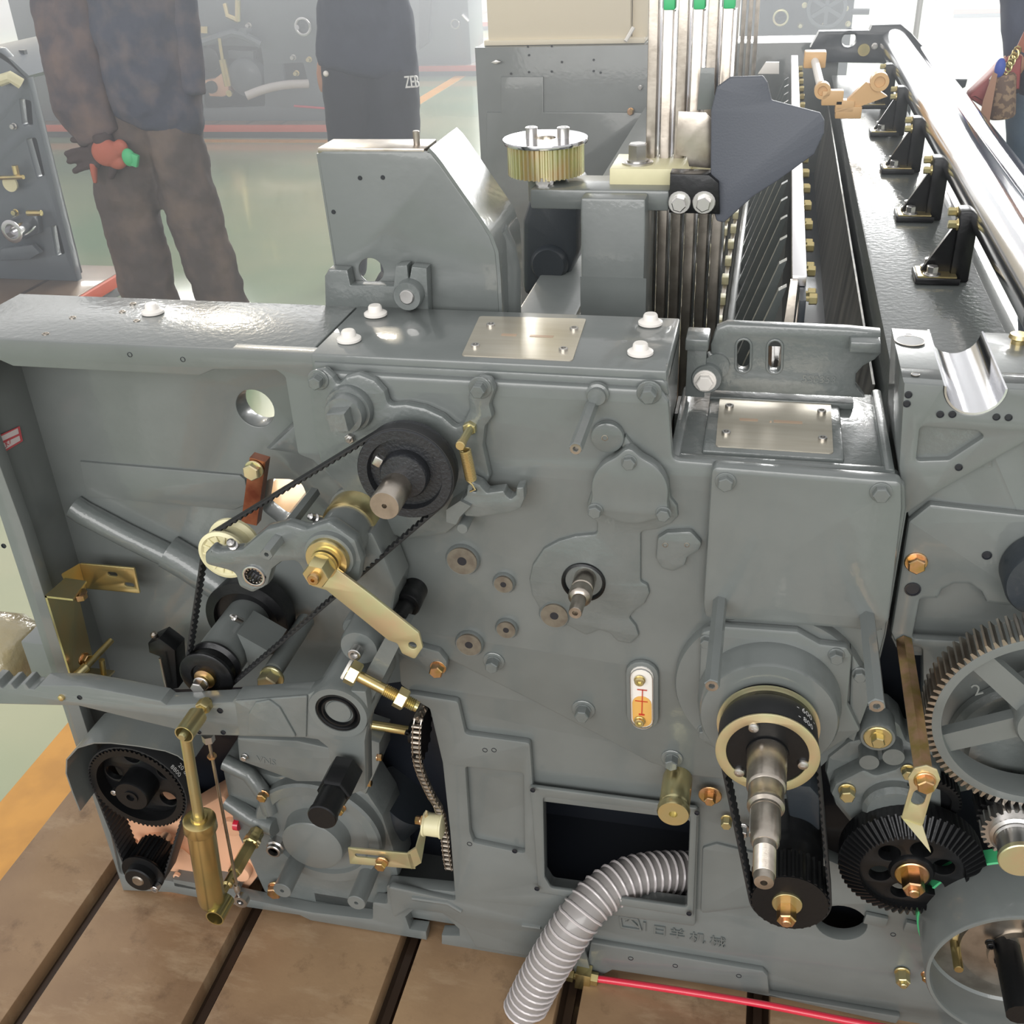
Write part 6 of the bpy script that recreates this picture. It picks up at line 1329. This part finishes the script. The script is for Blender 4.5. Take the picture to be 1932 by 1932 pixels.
q = P(1916, 118, YR - .07); b = B(); b.sphere(q, .034, (.7, .9, 1.0), 14, 10); b.tube([q, P(1912, 100, YR - .06)], .024, 12); fingers(b, [q + Vector((-.006, .012 * k - .018, -.026)) for k in range(4)], [Vector((-.1, 0, -1))] * 4, [.06, .066, .062, .05], .009, Vector((.4, 0, 0))); fingers(b, [q + Vector((-.01, -.03, 0))], [Vector((0, -.4, -1))], [.045], .010, Vector((.2, 0, 0))); fuse(b, 'hand', SK, t, .006, 2)
for dx in (0, 110):
    a_ = P(1982 + dx, 845, YR); b = B(); b.loft([[Vector((a_.x + .05 * s_ * cos(k * pi / 8), a_.y - .16 + yy, -.088 + h + h * sin(k * pi / 8))) for k in range(16)] for yy, s_, h in ((0, .5, .018), (.03, .9, .028), (.10, 1.0, .036), (.18, .85, .045), (.24, .7, .04), (.25, .5, .03))]); b.done('shoe', SHOE, t)
head(t, P(2010, -320, YR))
YG2 = YR - .14
t = thing('bag_with_pouch', 'brown patterned pouch, tan ribbon and red bag hanging at the right border', 'bag', P(1885, 170, YG2))
b = B(); p_ = P(1892, 140, YG2); q_ = P(1890, 222, YG2); b.lathe(p_, q_ - p_, [(.024, 0), (.029, .006), (.030, (q_ - p_).length - .006), (.026, (q_ - p_).length)], 24); b.done('pouch', mat('brown_patterned_leather', S(104, 84, 74), .55, col2=S(150, 126, 104), nscale=70, mix=(.5, .56)), t)
b = B(); b.prism([P(1874, 136, YG2 - .03), P(1882, 140, YG2 - .03), P(1868, 222, YG2 - .03), P(1866, 254, YG2 - .03), P(1856, 238, YG2 - .03), P(1845, 243, YG2 - .03), P(1855, 190, YG2 - .03)], (0, .003, 0)); b.done('ribbon', mat('tan_ribbon', S(160, 120, 98), .6), t)
b = B(); b.ps([(1890, 118), (1930, 108), (1925, 170), (1882, 175), (1862, 208), (1828, 186), (1830, 178), (1870, 140)], YG2 + .01, .06, .012); b.done('red_bag', mat('dark_red_leather', S(150, 66, 66), .5), t)
b = B(); b.sphere(P(1887, 128, YG2 - .02), .015, (.8, .6, 1.4)); b.done('blue_tag', mat('blue_tag', S(60, 84, 170), .5), t)
b = B()
for k in range(7): 
    q = P(1919 - k * 3.2, 96 + k * 6, YG2 - .02); b.tube([q + Vector((.007 * cos(a * pi / 4), .003 * sin(a * pi / 4) * (1 if k % 2 else -1), .010 * sin(a * pi / 4))) for a in range(8)], .0022, 6, closed=True)
b.done('gold_chain', BRASS, t)['kind'] = 'stuff'
b = B(); b.prism([P(1917, 92, YG2 - .01), P(1932, 60, YG2 - .01), P(1950, 60, YG2 - .01), P(1932, 100, YG2 - .01)], (0, .004, 0)); b.done('strap', mat('brown_strap', S(150, 90, 70), .5), t)
# ================================================================== added haze volume standing in for veiling lens glare
hz = bpy.data.materials.new('glare_haze'); hz.use_nodes = True; nt = hz.node_tree
for n_ in list(nt.nodes):
    if n_.type == 'BSDF_PRINCIPLED': nt.nodes.remove(n_)
vsn = nt.nodes.new('ShaderNodeVolumeScatter'); vsn.inputs['Color'].default_value = (.88, .93, 1, 1); vsn.inputs['Density'].default_value = .085; vsn.inputs['Anisotropy'].default_value = .35
nt.links.new(vsn.outputs[0], nt.nodes['Material Output'].inputs['Volume'])
b = B(); b.box((-14, .62, -.085), (12, 14.4, 3.2)); o = b.done('haze', hz); o['kind'] = 'stuff'; o['label'] = 'added thin haze volume standing in for lens glare'; o['category'] = 'haze'
